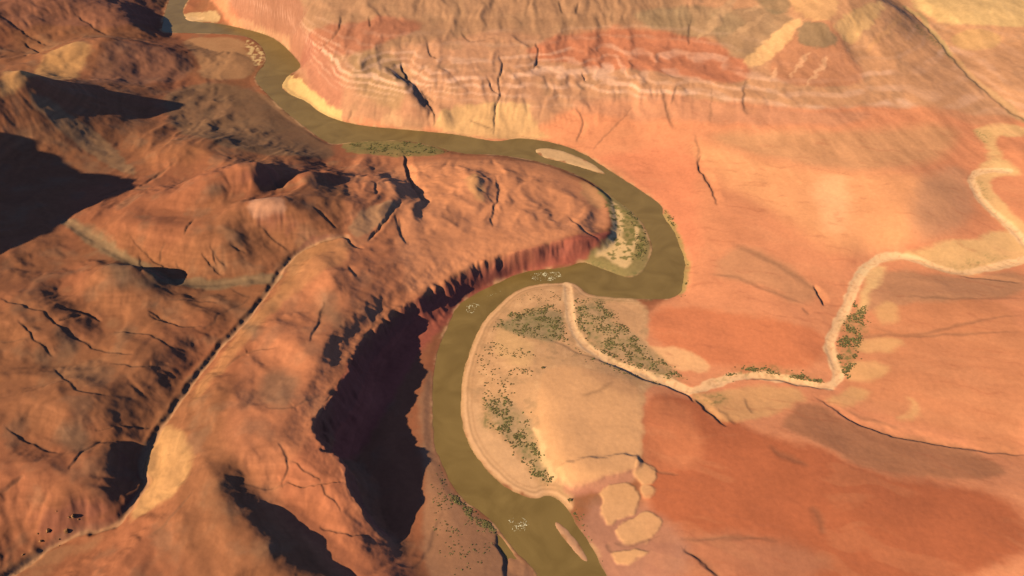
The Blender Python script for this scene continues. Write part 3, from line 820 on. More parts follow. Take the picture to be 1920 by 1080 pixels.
paint(zone([(980,85),(1100,50),(1300,55),(1420,120),(1390,165),(1200,130),(1080,120),(1010,110)], 16), hue(196, 106, 68), 0.85)
paint(zone([(1180,20),(1330,5),(1420,40),(1350,75),(1230,60)], 14), hue(150, 114, 76), 0.6)
paint(zone([(1310,30),(1450,5),(1500,50),(1400,130),(1350,80)], 12), hue(160, 118, 78), 0.7)
paint(zone([(1060,178),(1300,180),(1480,212),(1650,210),(1600,240),(1400,232),(1200,225),(1090,215)], 16), hue(198, 124, 84), 0.7)
for zz, k, wdt in ((78, 0.55, 2.4), (68, 0.42, 1.9), (87, 0.3, 1.5), (96, 0.36, 1.8), (58, 0.26, 1.6), (109, 0.14, 1.7), (122, 0.12, 1.8), (48, 0.16, 1.5)):
    bz = z + fbm(x, y, 120, 2, 371) * 2.0
    paint(upper * (1 - sstep(wdt * 0.5, wdt * 1.6, np.abs(bz - zz))) * sstep(-0.3, 0.3, fbm(x, y, 110, 3, 372 + zz) + 0.15), hue(244, 184, 134), k)
COL *= (1 + 0.08 * np.clip(perlin((z + fbm(x, y, 150, 3, 375) * 6) / 8.0, z * 0 + 1.5, 376) + 0.6 * perlin(zb / 3.4, z * 0 + 5.5, 377), -1, 1) * upper)[:, None]
paint(zone([(860,195),(990,190),(1000,230),(1040,262),(930,262),(860,250),(810,240),(830,205)], 8), hue(206, 154, 92), 0.85)
paint(zone([(720,215),(740,205),(760,238),(715,236)], 8), hue(206, 150, 96), 0.8)
# pale headed mountain
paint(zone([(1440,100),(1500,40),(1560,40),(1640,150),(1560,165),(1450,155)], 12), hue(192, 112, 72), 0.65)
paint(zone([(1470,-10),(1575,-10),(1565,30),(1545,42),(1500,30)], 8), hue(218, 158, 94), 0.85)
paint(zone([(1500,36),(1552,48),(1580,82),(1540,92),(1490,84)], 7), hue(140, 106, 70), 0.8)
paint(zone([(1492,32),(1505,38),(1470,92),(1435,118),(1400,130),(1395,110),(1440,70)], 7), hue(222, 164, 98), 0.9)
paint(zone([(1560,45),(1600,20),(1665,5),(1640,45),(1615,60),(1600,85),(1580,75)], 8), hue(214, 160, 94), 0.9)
paint(zone([(1690,25),(1700,35),(1640,90),(1620,100),(1650,65)], 6), hue(200, 140, 84), 0.8)
for c in ([(1515,95),(1522,98),(1495,130),(1480,150),(1490,125)], [(1548,102),(1555,115),(1525,150),(1508,165),(1530,130)], [(1455,125),(1460,138),(1440,155),(1446,138)]):
    paint(zone(c, 4), hue(224, 160, 104), 0.8)
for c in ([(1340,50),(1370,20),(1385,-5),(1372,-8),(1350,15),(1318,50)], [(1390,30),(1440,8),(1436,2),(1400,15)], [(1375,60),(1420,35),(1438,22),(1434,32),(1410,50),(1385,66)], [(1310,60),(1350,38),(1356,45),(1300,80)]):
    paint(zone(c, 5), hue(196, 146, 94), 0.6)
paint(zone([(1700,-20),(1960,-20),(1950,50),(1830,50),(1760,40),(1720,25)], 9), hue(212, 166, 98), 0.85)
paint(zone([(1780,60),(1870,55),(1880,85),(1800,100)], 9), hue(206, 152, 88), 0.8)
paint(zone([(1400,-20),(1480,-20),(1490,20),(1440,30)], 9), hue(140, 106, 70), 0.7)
fw = sample(farwash_d, qx, qy)
paint(1 - sstep(7, 16, fw), hue(178, 138, 84), 0.85)
paint(zone([(1660,110),(1940,60),(1940,240),(1800,230),(1700,190)], 20), hue(190, 130, 84), 0.5)
# red plain
paint(zone([(1350,240),(1600,250),(1760,230),(1810,260),(1700,330),(1450,300),(1340,270)], 30), hue(208, 138, 86), 0.9)
paint(zone([(1290,255),(1450,310),(1700,330),(1800,330),(1780,420),(1650,470),(1560,470),(1450,400),(1330,330)], 40), hue(246, 154, 94), 0.8)
paint(zone([(1520,330),(1600,330),(1590,440),(1540,440)], 26), hue(252, 176, 110), 0.7)
paint(zone([(1720,330),(1810,300),(1830,400),(1780,450),(1700,450)], 24), hue(206, 136, 90), 0.7)
paint(zone([(1100,292),(1300,260),(1320,400),(1290,540),(1240,380),(1150,310)], 24), hue(232, 126, 80), 0.75)
paint(zone([(1212,600),(1260,572),(1400,590),(1545,610),(1552,690),(1420,690),(1345,690),(1240,648)], 12), hue(216, 114, 68), 0.85)
paint(zone([(1370,455),(1440,470),(1540,548),(1510,570),(1420,540),(1330,512)], 16), hue(200, 132, 84), 0.6)
paint(zone([(1205,648),(1260,650),(1300,660),(1338,690),(1320,700),(1250,690),(1215,665)], 6), hue(230, 166, 102), 0.9)
paint(zone([(1660,560),(1930,560),(1930,860),(1860,835),(1700,800),(1580,740),(1600,640)], 16), hue(206, 120, 74), 0.9)
paint(zone([(1640,500),(1800,520),(1930,505),(1930,560),(1660,570),(1600,600)], 12), hue(190, 124, 80), 0.8)
paint(zone([(1200,740),(1290,745),(1400,800),(1560,850),(1640,895),(1900,915),(1940,1100),(1200,1120),(1230,1000),(1205,880)], 14), hue(184, 92, 54), 0.95)
paint(zone([(1210,740),(1290,760),(1340,830),(1290,880),(1205,850)], 14), hue(212, 116, 70), 0.8)
paint(zone([(1440,790),(1530,745),(1600,792),(1720,828),(1870,848),(1900,905),(1640,892),(1570,850)], 9), hue(160, 98, 62), 0.6)  # slope turned from the sun: its shade is painted into the brown
paint(zone([(1260,1000),(1400,990),(1560,1030),(1560,1100),(1240,1100)], 20), hue(182, 108, 72), 0.7)
paint(zone([(1080,960),(1180,930),(1290,1000),(1290,1100),(1130,1100)], 16), hue(182, 114, 82), 0.8)
# pale ground along the washes
for c in ([(1640,496),(1700,470),(1740,462),(1800,452),(1870,430),(1930,440),(1930,500),(1800,516),(1740,500),(1690,482)],
          [(1812,320),(1880,288),(1925,328),(1870,330),(1850,350),(1930,420),(1925,470),(1880,424),(1830,375)], [(1818,236),(1930,232),(1930,256),(1858,256),(1886,306),(1860,304),(1835,258)],
          [(1630,500),(1665,495),(1660,520),(1630,550),(1620,590),(1600,590),(1612,540)]):
    paint(zone(c, 9), hue(226, 172, 102), 0.85)
for c in ([(1600,640),(1640,628),(1700,634),(1690,652),(1630,662),(1606,656)], [(1595,672),(1640,680),(1672,690),(1664,716),(1592,716)], [(1640,572),(1668,560),(1690,575),(1676,612),(1640,604)],
          [(1545,738),(1620,726),(1642,740),(1620,756),(1580,756)], [(1700,740),(1722,760),(1722,785),(1690,796),(1680,788),(1708,778)], [(1290,740),(1400,724),(1500,728),(1520,756),(1430,772),(1372,802),(1320,770)]):
    paint(zone(c, 8.6), hue(214, 154, 90), 0.8)
# delta, terrace, slabs
delta = zone([(1053,526),(1086,532),(1100,556),(1205,560),(1216,600),(1212,645),(1240,690),(1292,733),(1215,716),(1202,760),(1202,870),(1190,905),(1130,915),(1065,920),(1075,965),(1047,938),(1010,940),(940,905),(875,840),
              (858,750),(874,660),(915,575),(973,538)], 7)
paint(delta, hue(206, 150, 94), 1.0)
paint(delta * sstep(-0.1, 0.4, n2), hue(190, 138, 84), 0.6)
nd = fbm(x, y, 34, 4, 421, 0.6)
paint(delta * sstep(0.08, 0.3, nd), hue(172, 126, 80), 0.5)
paint(delta * sstep(0.1, 0.35, -nd), hue(226, 168, 106), 0.5)
paint(zone([(940,600),(1050,572),(1060,620),(1040,645),(960,625),(930,615)], 7), hue(160, 122, 80), 0.8)
paint(zone([(1075,575),(1130,565),(1215,650),(1290,715),(1230,695),(1150,665),(1090,625)], 7), hue(180, 136, 88), 0.7)
paint(zone([(1120,570),(1204,565),(1208,630),(1150,610)], 8), hue(206, 148, 92), 0.8)
paint(zone([(935,610),(955,620),(1010,640),(1000,690),(940,680),(925,650)], 10), hue(214, 160, 96), 0.8)
paint(zone([(1010,700),(1060,680),(1190,720),(1202,760),(1202,870),(1185,900),(1080,915),(1040,880),(1012,800)], 8), hue(216, 154, 94), 0.9)
paint(zone([(1070,690),(1190,715),(1200,745),(1120,725)], 12), hue(176, 116, 76), 0.7)
paint(zone([(1050,905),(1100,905),(1150,890),(1192,878),(1192,905),(1120,925),(1065,930)], 6), hue(190, 112, 80), 0.8)
paint(zone([(868,720),(900,760),(905,800),(940,820),(985,880),(1030,925),(985,930),(930,895),(885,845),(868,790)], 6), hue(216, 160, 102), 0.9)
paint(zone([(905,750),(960,750),(1000,790),(1010,850),(1040,905),(1015,900),(975,850),(930,800)], 8), hue(176, 134, 88), 0.7)
paint(line([(1003,800),(1015,850),(1040,900)], 5), hue(240, 186, 116), 0.7)
for sm in slab_masks:
    paint(sm, hue(206, 148, 90), 0.9)
paint(mesa_m, hue(218, 156, 96), 0.5)
paint(lip * sstep(0.25, 0.6, -mesa_m + 1), hue(190, 112, 80), 0.6)
rd0 = sample(RD, x, y) + fbm(x, y, 40, 2, 422) * 2
paint(delta * np.exp(-((rd0 - 13) / 2.2) ** 2), hue(170, 120, 76), 0.55)
paint(delta * np.exp(-((rd0 - 21) / 2.0) ** 2), hue(180, 126, 78), 0.4)
paint(delta * np.exp(-((rd0 - 8) / 2.5) ** 2), hue(226, 168, 110), 0.6)
# left bank flats
paint(zone([(800,690),(812,700),(812,830),(850,930),(930,990),(1000,1075),(1020,1120),(860,1120),(800,1090),(790,1010),(800,900),(780,780)], 8), hue(170, 110, 72), 0.85)
paint(zone([(640,262),(760,262),(850,284),(800,294),(700,292),(640,282)], 6), hue(150, 116, 62), 0.85)
# point bar with pale sand and scrub
paint(zone([(1105,340),(1150,368),(1192,398),(1224,455),(1218,495),(1200,520),(1160,520),(1105,500),(1090,490),(1148,450),(1150,400)], 5), hue(160, 126, 70), 0.95)
paint(zone([(1146,372),(1165,395),(1172,420),(1165,450),(1190,460),(1180,505),(1160,500),(1130,478),(1110,482),(1148,450),(1146,400)], 5), hue(232, 182, 112), 0.9 )
paint(zone([(1190,420),(1200,430),(1196,460),(1182,478),(1190,450)], 3), hue(230, 180, 112), 0.8)
bushy = sstep(0.05, 0.2, fbm(x, y, 14, 2, 381))
paint(zone([(1120,365),(1190,400),(1215,450),(1205,490),(1140,490),(1130,470),(1160,440)], 6) * bushy, hue(124, 104, 50), 0.85)
# banks: damp rim, then pale sand
rd = sample(RD, x, y) + fbm(x, y, 30, 2, 391) * 2.5
flats = 1 - sstep(0.2, 0.6, R)
paint((1 - sstep(2, 6 + 9 * np.clip(n2 + 0.4, 0, 1), rd)) * sstep(-0.15, 0.3, n2 + 0.5 * n3), hue(206, 152, 94), 0.75)
paint((1 - sstep(0.5, 2.5, rd)), hue(140, 100, 58), 0.6)
paint(zone([(520,150),(548,140),(590,180),(650,222),(640,232),(590,212),(545,185)], 4) , hue(216, 168, 96), 0.9)
paint(zone([(455,72),(485,88),(502,110),(486,132),(470,112)], 5) * sstep(-0.1, 0.15, n3), hue(214, 170, 104), 0.9)
paint(zone([(330,40),(400,44),(420,30),(390,20),(340,25)], 5), hue(200, 156, 96), 0.8)
paint(zone([(1242,388),(1256,400),(1284,460),(1296,500),(1284,545),(1276,560),(1266,520),(1270,460),(1248,420)], 5), hue(178, 138, 74), 0.9)
for isl in (ISLAND_A, ISLAND_B, ISLAND_C):
    paint(zone(isl, 3), hue(214, 164, 104) if isl is not ISLAND_B else hue(196, 140, 92), 0.95)
wd = sample(wash_d, x + ewx * 0.8, y + ewy * 0.8) + fbm(x, y, 48, 4, 411, 0.6) * 9
paint(1 - sstep(8, 14, wd), hue(238, 182, 118), 0.9)
paint((1 - sstep(5, 9, wd)) * sstep(0.0, 0.3, ridged(x, y, 24, 2, 412) - 0.55), hue(206, 148, 92), 0.6)
scrub = sstep(0.0, 0.25, fbm(x, y, 9, 2, 401))
SCRUB = [([(1075,560),(1130,565),(1150,600),(1215,655),(1290,712),(1270,722),(1180,690),(1110,650),(1085,620)], 0.5), ([(930,600),(1050,570),(1060,640),(960,625)], 0.6), ([(905,750),(945,745),(985,780),(1010,850),(1035,910),(1010,895),(950,830),(910,800)], 0.6),
         ([(1370,690),(1430,682),(1540,708),(1550,722),(1440,700),(1360,710),(1310,725)], 0.55), ([(1600,575),(1622,580),(1616,640),(1590,700),(1570,690),(1566,650)], 0.75), ([(1100,492),(1160,515),(1200,520),(1216,495),(1180,505),(1130,485)], 0.5),
         ([(640,268),(760,264),(850,286),(760,285),(660,285)], 0.6), ([(1100,552),(1250,560),(1240,568),(1110,562)], 0.6), ([(1290,735),(1380,735),(1350,765),(1310,760)], 0.5),
         ([(1700,30),(1730,50),(1800,115),(1780,110),(1730,65)], 0.5), ([(1822,240),(1860,245),(1850,275),(1830,262)], 0.6), ([(1820,330),(1850,345),(1860,380),(1835,370)], 0.4), ([(1246,395),(1275,460),(1290,520),(1278,555),(1270,500),(1252,430)], 0.5), ([(1760,490),(1860,475),(1900,480),(1850,500),(1790,508)], 0.35)]
for pts, kk in SCRUB:
    m = zone(pts, 13) * sstep(-0.5, 0.25, nd)
    paint(m * scrub, hue(108, 96, 50), kk)
    paint(m, hue(132, 112, 60), kk * 0.5)
# bare rock shows redder where it is steep
paint(sstep(0.75, 1.3, slope_v) * R, hue(150, 80, 58), 0.55)
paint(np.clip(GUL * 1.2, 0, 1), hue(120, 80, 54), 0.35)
# streaks down the far pale slopes, faint rills and wind streaks over the plain
fs_ = sstep(1750, 2100, y) * right_side
sk = ridged(x + 0.25 * y, y * 0.28, 46, 3, 431, 0.6) - 0.55
COL *= (1 + (0.28 * np.clip(sk, -0.7, 0.5)) * fs_ * (0.35 + 0.65 * sstep(400, 900, x)))[:, None]
st2 = math.radians(-24); U2 = x * math.cos(st2) + y * math.sin(st2); V2 = -x * math.sin(st2) + y * math.cos(st2)
rl = ridged((U2 + fbm(x, y, 160, 3, 441) * 60) * 0.22, V2 + fbm(x, y, 90, 3, 442) * 26, 62, 3, 443, 0.55)
pl_ = right_side * (1 - delta) * (1 - upper) * (1 - mesa_m)
paint(sstep(0.74, 0.95, rl) * pl_, hue(176, 92, 58), 0.30)
paint(sstep(0.45, 0.15, rl) * 0 + (1 - sstep(0.12, 0.38, rl)) * pl_, hue(236, 148, 94), 0.12)
COL *= (1 + 0.10 * n1 + 0.13 * n2 + 0.07 * n3 * (0.4 + 0.6 * R))[:, None]
COL = np.clip(COL, 0.01, 0.75)
print('colour', round(time.time() - T0, 1))

# ------------------------------------------------------------------ materials
def material(name, rough=0.95):
    m = bpy.data.materials.new(name); m.use_nodes = True
    b = m.node_tree.nodes['Principled BSDF']
    b.inputs['Roughness'].default_value = rough
    b.inputs['Specular IOR Level'].default_value = 0.15
    return m, m.node_tree.nodes, m.node_tree.links, b

def ground_material():
    m, n, l, b = material('ground')
    a = n.new('ShaderNodeAttribute'); a.attribute_name = 'soil'
    geo = n.new('ShaderNodeNewGeometry')
    t1 = n.new('ShaderNodeTexNoise'); t1.inputs['Scale'].default_value = 0.11; t1.inputs['Detail'].default_value = 6; t1.inputs['Roughness'].default_value = 0.62
    l.new(geo.outputs['Position'], t1.inputs['Vector'])
    r = n.new('ShaderNodeMapRange'); r.inputs['From Min'].default_value = 0.3; r.inputs['From Max'].default_value = 0.7
    r.inputs['To Min'].default_value = 0.93; r.inputs['To Max'].default_value = 1.07
    l.new(t1.outputs['Fac'], r.inputs['Value'])
    mx = n.new('ShaderNodeVectorMath'); mx.operation = 'SCALE'
    l.new(a.outputs['Color'], mx.inputs[0]); l.new(r.outputs['Result'], mx.inputs['Scale'])
    l.new(mx.outputs['Vector'], b.inputs['Base Color'])
    t2 = n.new('ShaderNodeTexNoise'); t2.inputs['Scale'].default_value = 0.22; t2.inputs['Detail'].default_value = 5
    l.new(geo.outputs['Position'], t2.inputs['Vector'])
    bp = n.new('ShaderNodeBump'); bp.inputs['Strength'].default_value = 0.12; bp.inputs['Distance'].default_value = 1.0
    l.new(t2.outputs['Fac'], bp.inputs['Height']); l.new(bp.outputs['Normal'], b.inputs['Normal'])
    return m
GROUND = ground_material()

# ------------------------------------------------------------------ the ground in its natural pieces (they share borders)
idx = np.arange(MR * MC).reshape(MR, MC)
quads = np.stack([idx[:-1, :-1], idx[:-1, 1:], idx[1:, 1:], idx[1:, :-1]], -1).reshape(-1, 4)
e1 = V[quads[:, 2]] - V[quads[:, 0]]; e2 = V[quads[:, 3]] - V[quads[:, 1]]
fn = np.cross(e1, e2)
vn = np.zeros_like(V)
for k in range(4):
    for c in range(3):
        vn[:, c] += np.bincount(quads[:, k], fn[:, c], len(V)).astype(np.float32)
vn /= np.linalg.norm(vn, axis=1, keepdims=True) + 1e-9
cls = np.zeros(len(V), np.int8)                                   # 0 hills
cls[right_side > 0.5] = 1                                         # plain
cls[(upper > 0.5) & (right_side > 0.5)] = 2                       # canyon slopes
cls[delta > 0.5] = 3
cls[(wd < 9)] = 4
pb = zone([(1105,340),(1150,368),(1192,398),(1230,455),(1224,500),(1200,525),(1160,524),(1105,504),(1090,490),(1148,450),(1150,400)], 3)
cls[pb > 0.5] = 5
ism = [sample(grid_dist(chaikin(world_line(i), 1, True), True, 60), x, y) < 9 for i in (ISLAND_A, ISLAND_B, ISLAND_C)]
mtv = (mountain(x, y) > 60) & (np.hypot(x - MPX, y - MPY) < 900)
kc = sample(keep_cliff, x, y)
cls[(kc < 0.5) & (cls == 0)] = 11
cls[(rv < 9) & (cls == 0)] = 12
cls[(mesa_m > 0.5) & (cls == 3)] = 13
fm = zone([(1390,140),(1470,40),(1480,-60),(1650,-60),(1650,60),(1600,120),(1560,165),(1450,160)], 12)
cls[(fm > 0.5)] = 14
fl = zone([(800,690),(815,700),(812,830),(850,930),(930,990),(1000,1075),(1020,1120),(860,1120),(800,1090),(790,1010),(800,900),(780,780)], 8)
cls[(fl > 0.5) & (cls != 1)] = 15
cls[(d > -9) & (sample(rough, x, y) < 0.3) & (cls == 0)] = 15
for k, sm in enumerate(slab_masks):
    cls[sm > 0.5] = 16 + k
cls[mtv] = 6
bed = d < -9
cls[bed] = 7
for k, m in enumerate(ism):
    cls[m & (d < 12)] = 8 + k
fc = cls[quads[:, 0]]
def piece(name, faces):
    ids, inv = np.unique(faces, return_inverse=True)
    inv = inv.reshape(faces.shape)
    me = bpy.data.meshes.new(name)
    me.vertices.add(len(ids)); me.vertices.foreach_set('co', V[ids].ravel())
    nf = len(faces)
    me.loops.add(nf * 4); me.loops.foreach_set('vertex_index', inv.ravel().astype(np.int32))
    me.polygons.add(nf); me.polygons.foreach_set('loop_start', np.arange(0, nf * 4, 4, dtype=np.int32))
    me.update(calc_edges=True)
    me.shade_smooth()
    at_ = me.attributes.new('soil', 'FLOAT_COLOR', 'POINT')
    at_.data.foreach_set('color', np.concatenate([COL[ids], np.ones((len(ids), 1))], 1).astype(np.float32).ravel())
    me.normals_split_custom_set_from_vertices(vn[ids])
    me.materials.append(GROUND)
    o = bpy.data.objects.new(name, me); C.objects.link(o)
    o['kind'] = 'structure'
    return o
for k, nm in enumerate(['hills', 'red_plain', 'canyon_slopes', 'river_delta', 'dry_wash', 'point_bar', 'mountain', 'river_bed', 'sandbar', 'sandbar', 'sandbar', 'cliff', 'ravine', 'terrace', 'far_mountain', 'floodplain'] + ['rock_slab'] * len(SLABS)):
    f = quads[fc == k]
    if len(f): piece(nm, f)
print('pieces', round(time.time() - T0, 1))

# ------------------------------------------------------------------ the river
def water_material():
    m, n, l, b = material('muddy_water', 0.35)
    b.inputs['Specular IOR Level'].default_value = 0.32
    geo = n.new('ShaderNodeNewGeometry')
    t = n.new('ShaderNodeTexNoise'); t.inputs['Scale'].default_value = 0.012; t.inputs['Detail'].default_value = 4; t.inputs['Distortion'].default_value = 1.2
    l.new(geo.outputs['Position'], t.inputs['Vector'])
    cr = n.new('ShaderNodeValToRGB')
    cr.color_ramp.elements[0].position = 0.3; cr.color_ramp.elements[1].position = 0.7
    cr.color_ramp.elements[0].color = (*(hue(124, 89, 42)), 1); cr.color_ramp.elements[1].color = (*(hue(146, 107, 54)), 1)
    l.new(t.outputs['Fac'], cr.inputs['Fac']); l.new(cr.outputs['Color'], b.inputs['Base Color'])
    t2 = n.new('ShaderNodeTexNoise'); t2.inputs['Scale'].default_value = 0.3; t2.inputs['Detail'].default_value = 3
    l.new(geo.outputs['Position'], t2.inputs['Vector'])
    bp = n.new('ShaderNodeBump'); bp.inputs['Strength'].default_value = 0.12; bp.inputs['Distance'].default_value = 0.6
    l.new(t2.outputs['Fac'], bp.inputs['Height']); l.new(bp.outputs['Normal'], b.inputs['Normal'])
    return m
def resample(p, n):
    s = np.concatenate([[0], np.cumsum(np.hypot(*np.diff(p, axis=0).T))]); t = np.linspace(0, s[-1], n)
    return np.stack([np.interp(t, s, p[:, 0]), np.interp(t, s, p[:, 1])], 1)
# a sheet of 8 m cells wherever the river or its banks lie
cell = 8.0
rx = np.arange(-1400, 700, cell); ry = np.arange(560, 3700, cell)
RXX, RYY = np.meshgrid(rx, ry)
near_r = sample(RD, RXX, RYY)
islmin = near_r
keep = (near_r < 16)
kq = keep[:-1, :-1] | keep[1:, :-1] | keep[:-1, 1:] | keep[1:, 1:]
ri = np.arange(RXX.size).reshape(RXX.shape)
rq = np.stack([ri[:-1, :-1], ri[:-1, 1:], ri[1:, 1:], ri[1:, :-1]], -1)[kq]
ids, inv = np.unique(rq, return_inverse=True); inv = inv.reshape(rq.shape)
me = bpy.data.meshes.new('river')
me.from_pydata(np.stack([RXX.ravel()[ids], RYY.ravel()[ids], np.zeros(len(ids))], 1).tolist(), [], inv.tolist())
me.materials.append(water_material())
river = bpy.data.objects.new('river', me); C.objects.link(river); river['kind'] = 'structure'
# ------------------------------------------------------------------ foam of the rapids, shrubs, rocks
print('things', round(time.time() - T0, 1))
def on_ground(px, py):
    p = trace([(px, py)] if np.isscalar(px) else list(zip(px, py)), Hh)
    return p
ZI = None
def ground_z(X, Y):
    """height of the finished ground: rows and columns of the ground mesh are known, so look the cell up directly"""
    X = np.asarray(X, float); Y = np.asarray(Y, float)
    j = np.clip(np.searchsorted(rows, Y) - 1, 0, MR - 2)
    fy = np.clip((Y - rows[j]) / (rows[j + 1] - rows[j]), 0, 1)
    h = 400 + 0.56 * np.clip(Y, 690, 3750)
    c = (X / h + 1) / 2 * (NCC - 1) + NEX
    i = np.clip(np.floor(c).astype(int), 0, MC - 2); fx = np.clip(c - i, 0, 1)
    Z = z.reshape(MR, MC)
    return (Z[j, i] * (1 - fx) + Z[j, i + 1] * fx) * (1 - fy) + (Z[j + 1, i] * (1 - fx) + Z[j + 1, i + 1] * fx) * fy

def simple_material(name, c, rough=0.9, var=0.25, scale=0.6):
    m, n, l, b = material(name, rough)
    oi = n.new('ShaderNodeObjectInfo'); geo = n.new('ShaderNodeNewGeometry')
    t = n.new('ShaderNodeTexNoise'); t.inputs['Scale'].default_value = scale; t.inputs['Detail'].default_value = 3
    l.new(geo.outputs['Position'], t.inputs['Vector'])
    r = n.new('ShaderNodeMapRange'); r.inputs['To Min'].default_value = 1 - var; r.inputs['To Max'].default_value = 1 + var
    r.inputs['From Min'].default_value = 0.3; r.inputs['From Max'].default_value = 0.7
    l.new(t.outputs['Fac'], r.inputs['Value'])
    mx = n.new('ShaderNodeVectorMath'); mx.operation = 'SCALE'; mx.inputs[0].default_value = c
    l.new(r.outputs['Result'], mx.inputs['Scale']); l.new(mx.outputs['Vector'], b.inputs['Base Color'])
    return m
M_SHRUB = simple_material('shrub_leaves', (0.175, 0.135, 0.065), 0.9, 0.4, 0.2)
M_SHRUB_G = simple_material('tamarisk_leaves', (0.165, 0.155, 0.062), 0.9, 0.35, 0.2)
M_ROCK = simple_material('brown_rock', (0.26, 0.12, 0.06), 0.95, 0.35, 0.4)
M_FOAM = simple_material('white_foam', (0.66, 0.60, 0.46), 0.6, 0.1, 1.0)

def shrub_geometry(seed, n=26):
    """leaf clumps spread through a low dome, radius about 1, and a few stems"""
    r = random.Random(seed); vs_, fs = [], []
    for k in range(n):
        a = r.uniform(0, 2 * math.pi); e = r.uniform(0.05, 1.0); q = math.sqrt(r.random())
        c = (math.cos(a) * q * (1 - 0.5 * e), math.sin(a) * q * (1 - 0.5 * e), 0.12 + 0.85 * e * (1 - 0.6 * q))
        s = r.uniform(0.22, 0.42); yaw = r.uniform(0, math.pi); tilt = r.uniform(-0.7, 0.7)
        ux = (math.cos(yaw) * s, math.sin(yaw) * s, math.sin(tilt) * s * 0.6)
        uy = (-math.sin(yaw) * s * 0.8, math.cos(yaw) * s * 0.8, math.cos(tilt) * s * 0.4)
        b = len(vs_)
        for su, sv in ((-1, -0.6), (0.2, -1), (1, 0.3), (-0.3, 1)):
            vs_.append(tuple(c[i] + su * ux[i] + sv * uy[i] for i in range(3)))
        fs.append((b, b + 1, b + 2, b + 3))
    for k in range(3):
        a = r.uniform(0, 6.28); b = len(vs_)
        tx, ty = math.cos(a) * 0.4, math.sin(a) * 0.4
        vs_ += [(-0.05, 0, -0.15), (0.05, 0, -0.15), (tx, ty, 0.6)]
        fs.append((b, b + 1, b + 2))
    return vs_, fs
SHRUBS = []
for k in range(8):
    a, f = shrub_geometry(50 + k)
    me = bpy.data.meshes.new('shrub'); me.from_pydata(a, [], f); me.materials.append(M_SHRUB if k < 5 else M_SHRUB_G)
    SHRUBS.append((me, a, f))

def scatter(poly, n, seed):
    r = np.random.default_rng(seed); p = np.array(poly, float)
    out = np.empty((0, 2)); lo, hi = p.min(0), p.max(0)
    while len(out) < n:
        c = lo + r.random((n * 2, 2)) * (hi - lo)
        ins = seg_dist(c[:, 0], c[:, 1], p, True) < 0
        out = np.vstack([out, c[ins]])
    return out[:n]
# photo outline, shrubs singly, shrubs in the mass, size range (m), label, group
PATCH = [
 ([(900,640),(930,612),(945,640),(1000,660),(1000,700),(960,745),(905,745),(893,690)], 40, 150, (1.0, 2.2), 'shrub on the mottled sand inside the bend', 'shrubs inside the river bend'),
 ([(905,745),(950,745),(990,785),(1012,850),(1035,905),(1012,900),(985,880),(960,835),(915,790)], 40, 420, (1.2, 2.6), 'shrub in the thicket beside the beach', 'shrubs of the beach thicket'),
 ([(930,612),(960,580),(1050,568),(1060,640),(1000,635)], 36, 520, (1.1, 2.4), 'shrub in scrub at the wash mouth', 'shrubs at the wash mouth'),
 ([(960,572),(985,550),(1050,540),(1055,562)], 16, 20, (0.9, 1.7), 'shrub on the orange sand point', 'shrubs on the sand point'),
 ([(1075,560),(1130,566),(1215,655),(1290,712),(1265,718),(1180,688),(1110,650),(1085,620)], 44, 700, (1.2, 2.6), 'shrub in the belt above the wash', 'shrubs above the dry wash'),
 ([(1060,640),(1100,665),(1180,700),(1240,716),(1235,722),(1150,695),(1080,668)], 12, 50, (0.9, 1.8), 'shrub on the strip below the wash', 'shrubs below the dry wash'),
 ([(1330,715),(1380,690),(1440,690),(1545,710),(1550,720),(1430,700)], 20, 320, (1.2, 2.4), 'shrub along the lower wash bend', 'shrubs along the lower wash bend'),
 ([(1600,560),(1625,575),(1615,640),(1592,712),(1572,690),(1568,650),(1590,600)], 24, 480, (1.4, 2.8), 'shrub beside the upright wash stretch', 'shrubs beside the upright wash stretch'),
 ([(820,860),(850,925),(930,990),(940,1010),(900,1060),(850,1080),(815,1000),(805,900)], 22, 130, (0.9, 1.8), 'shrub on the lower left floodplain', 'shrubs on the left river bank'),
 ([(1060,925),(1075,960),(1100,1010),(1130,1060),(1115,1030),(1082,965)], 6, 40, (0.9, 1.7), 'shrub on the bank by the sandbar', 'shrubs beside the lower sandbar'),
 ([(845,915),(870,945),(905,968),(935,992),(928,1002),(895,978),(860,952),(838,925)], 12, 200, (1.2, 2.4), 'shrub lining the lower left bank', 'shrubs lining the lower left bank'),
 ([(650,268),(760,264),(845,284),(800,291),(700,289)], 10, 260, (1.6, 3.2), 'shrub on the far green bank strip', 'shrubs on the far inner bank'),
 ([(1246,392),(1262,410),(1278,460),(1293,500),(1284,545),(1277,556),(1270,500),(1266,450)], 12, 200, (1.4, 2.8), 'shrub fringing the outer river bend', 'shrubs on the outer bend'),
 ([(1165,380),(1195,405),(1215,450),(1205,490),(1190,480),(1195,440)], 9, 200, (1.4, 2.8), 'shrub on the pale point bar', 'shrubs on the point bar'),
]
r = np.random.default_rng(5)
mass_v, mass_f, mass_m = [], [], []
nsingle = 0
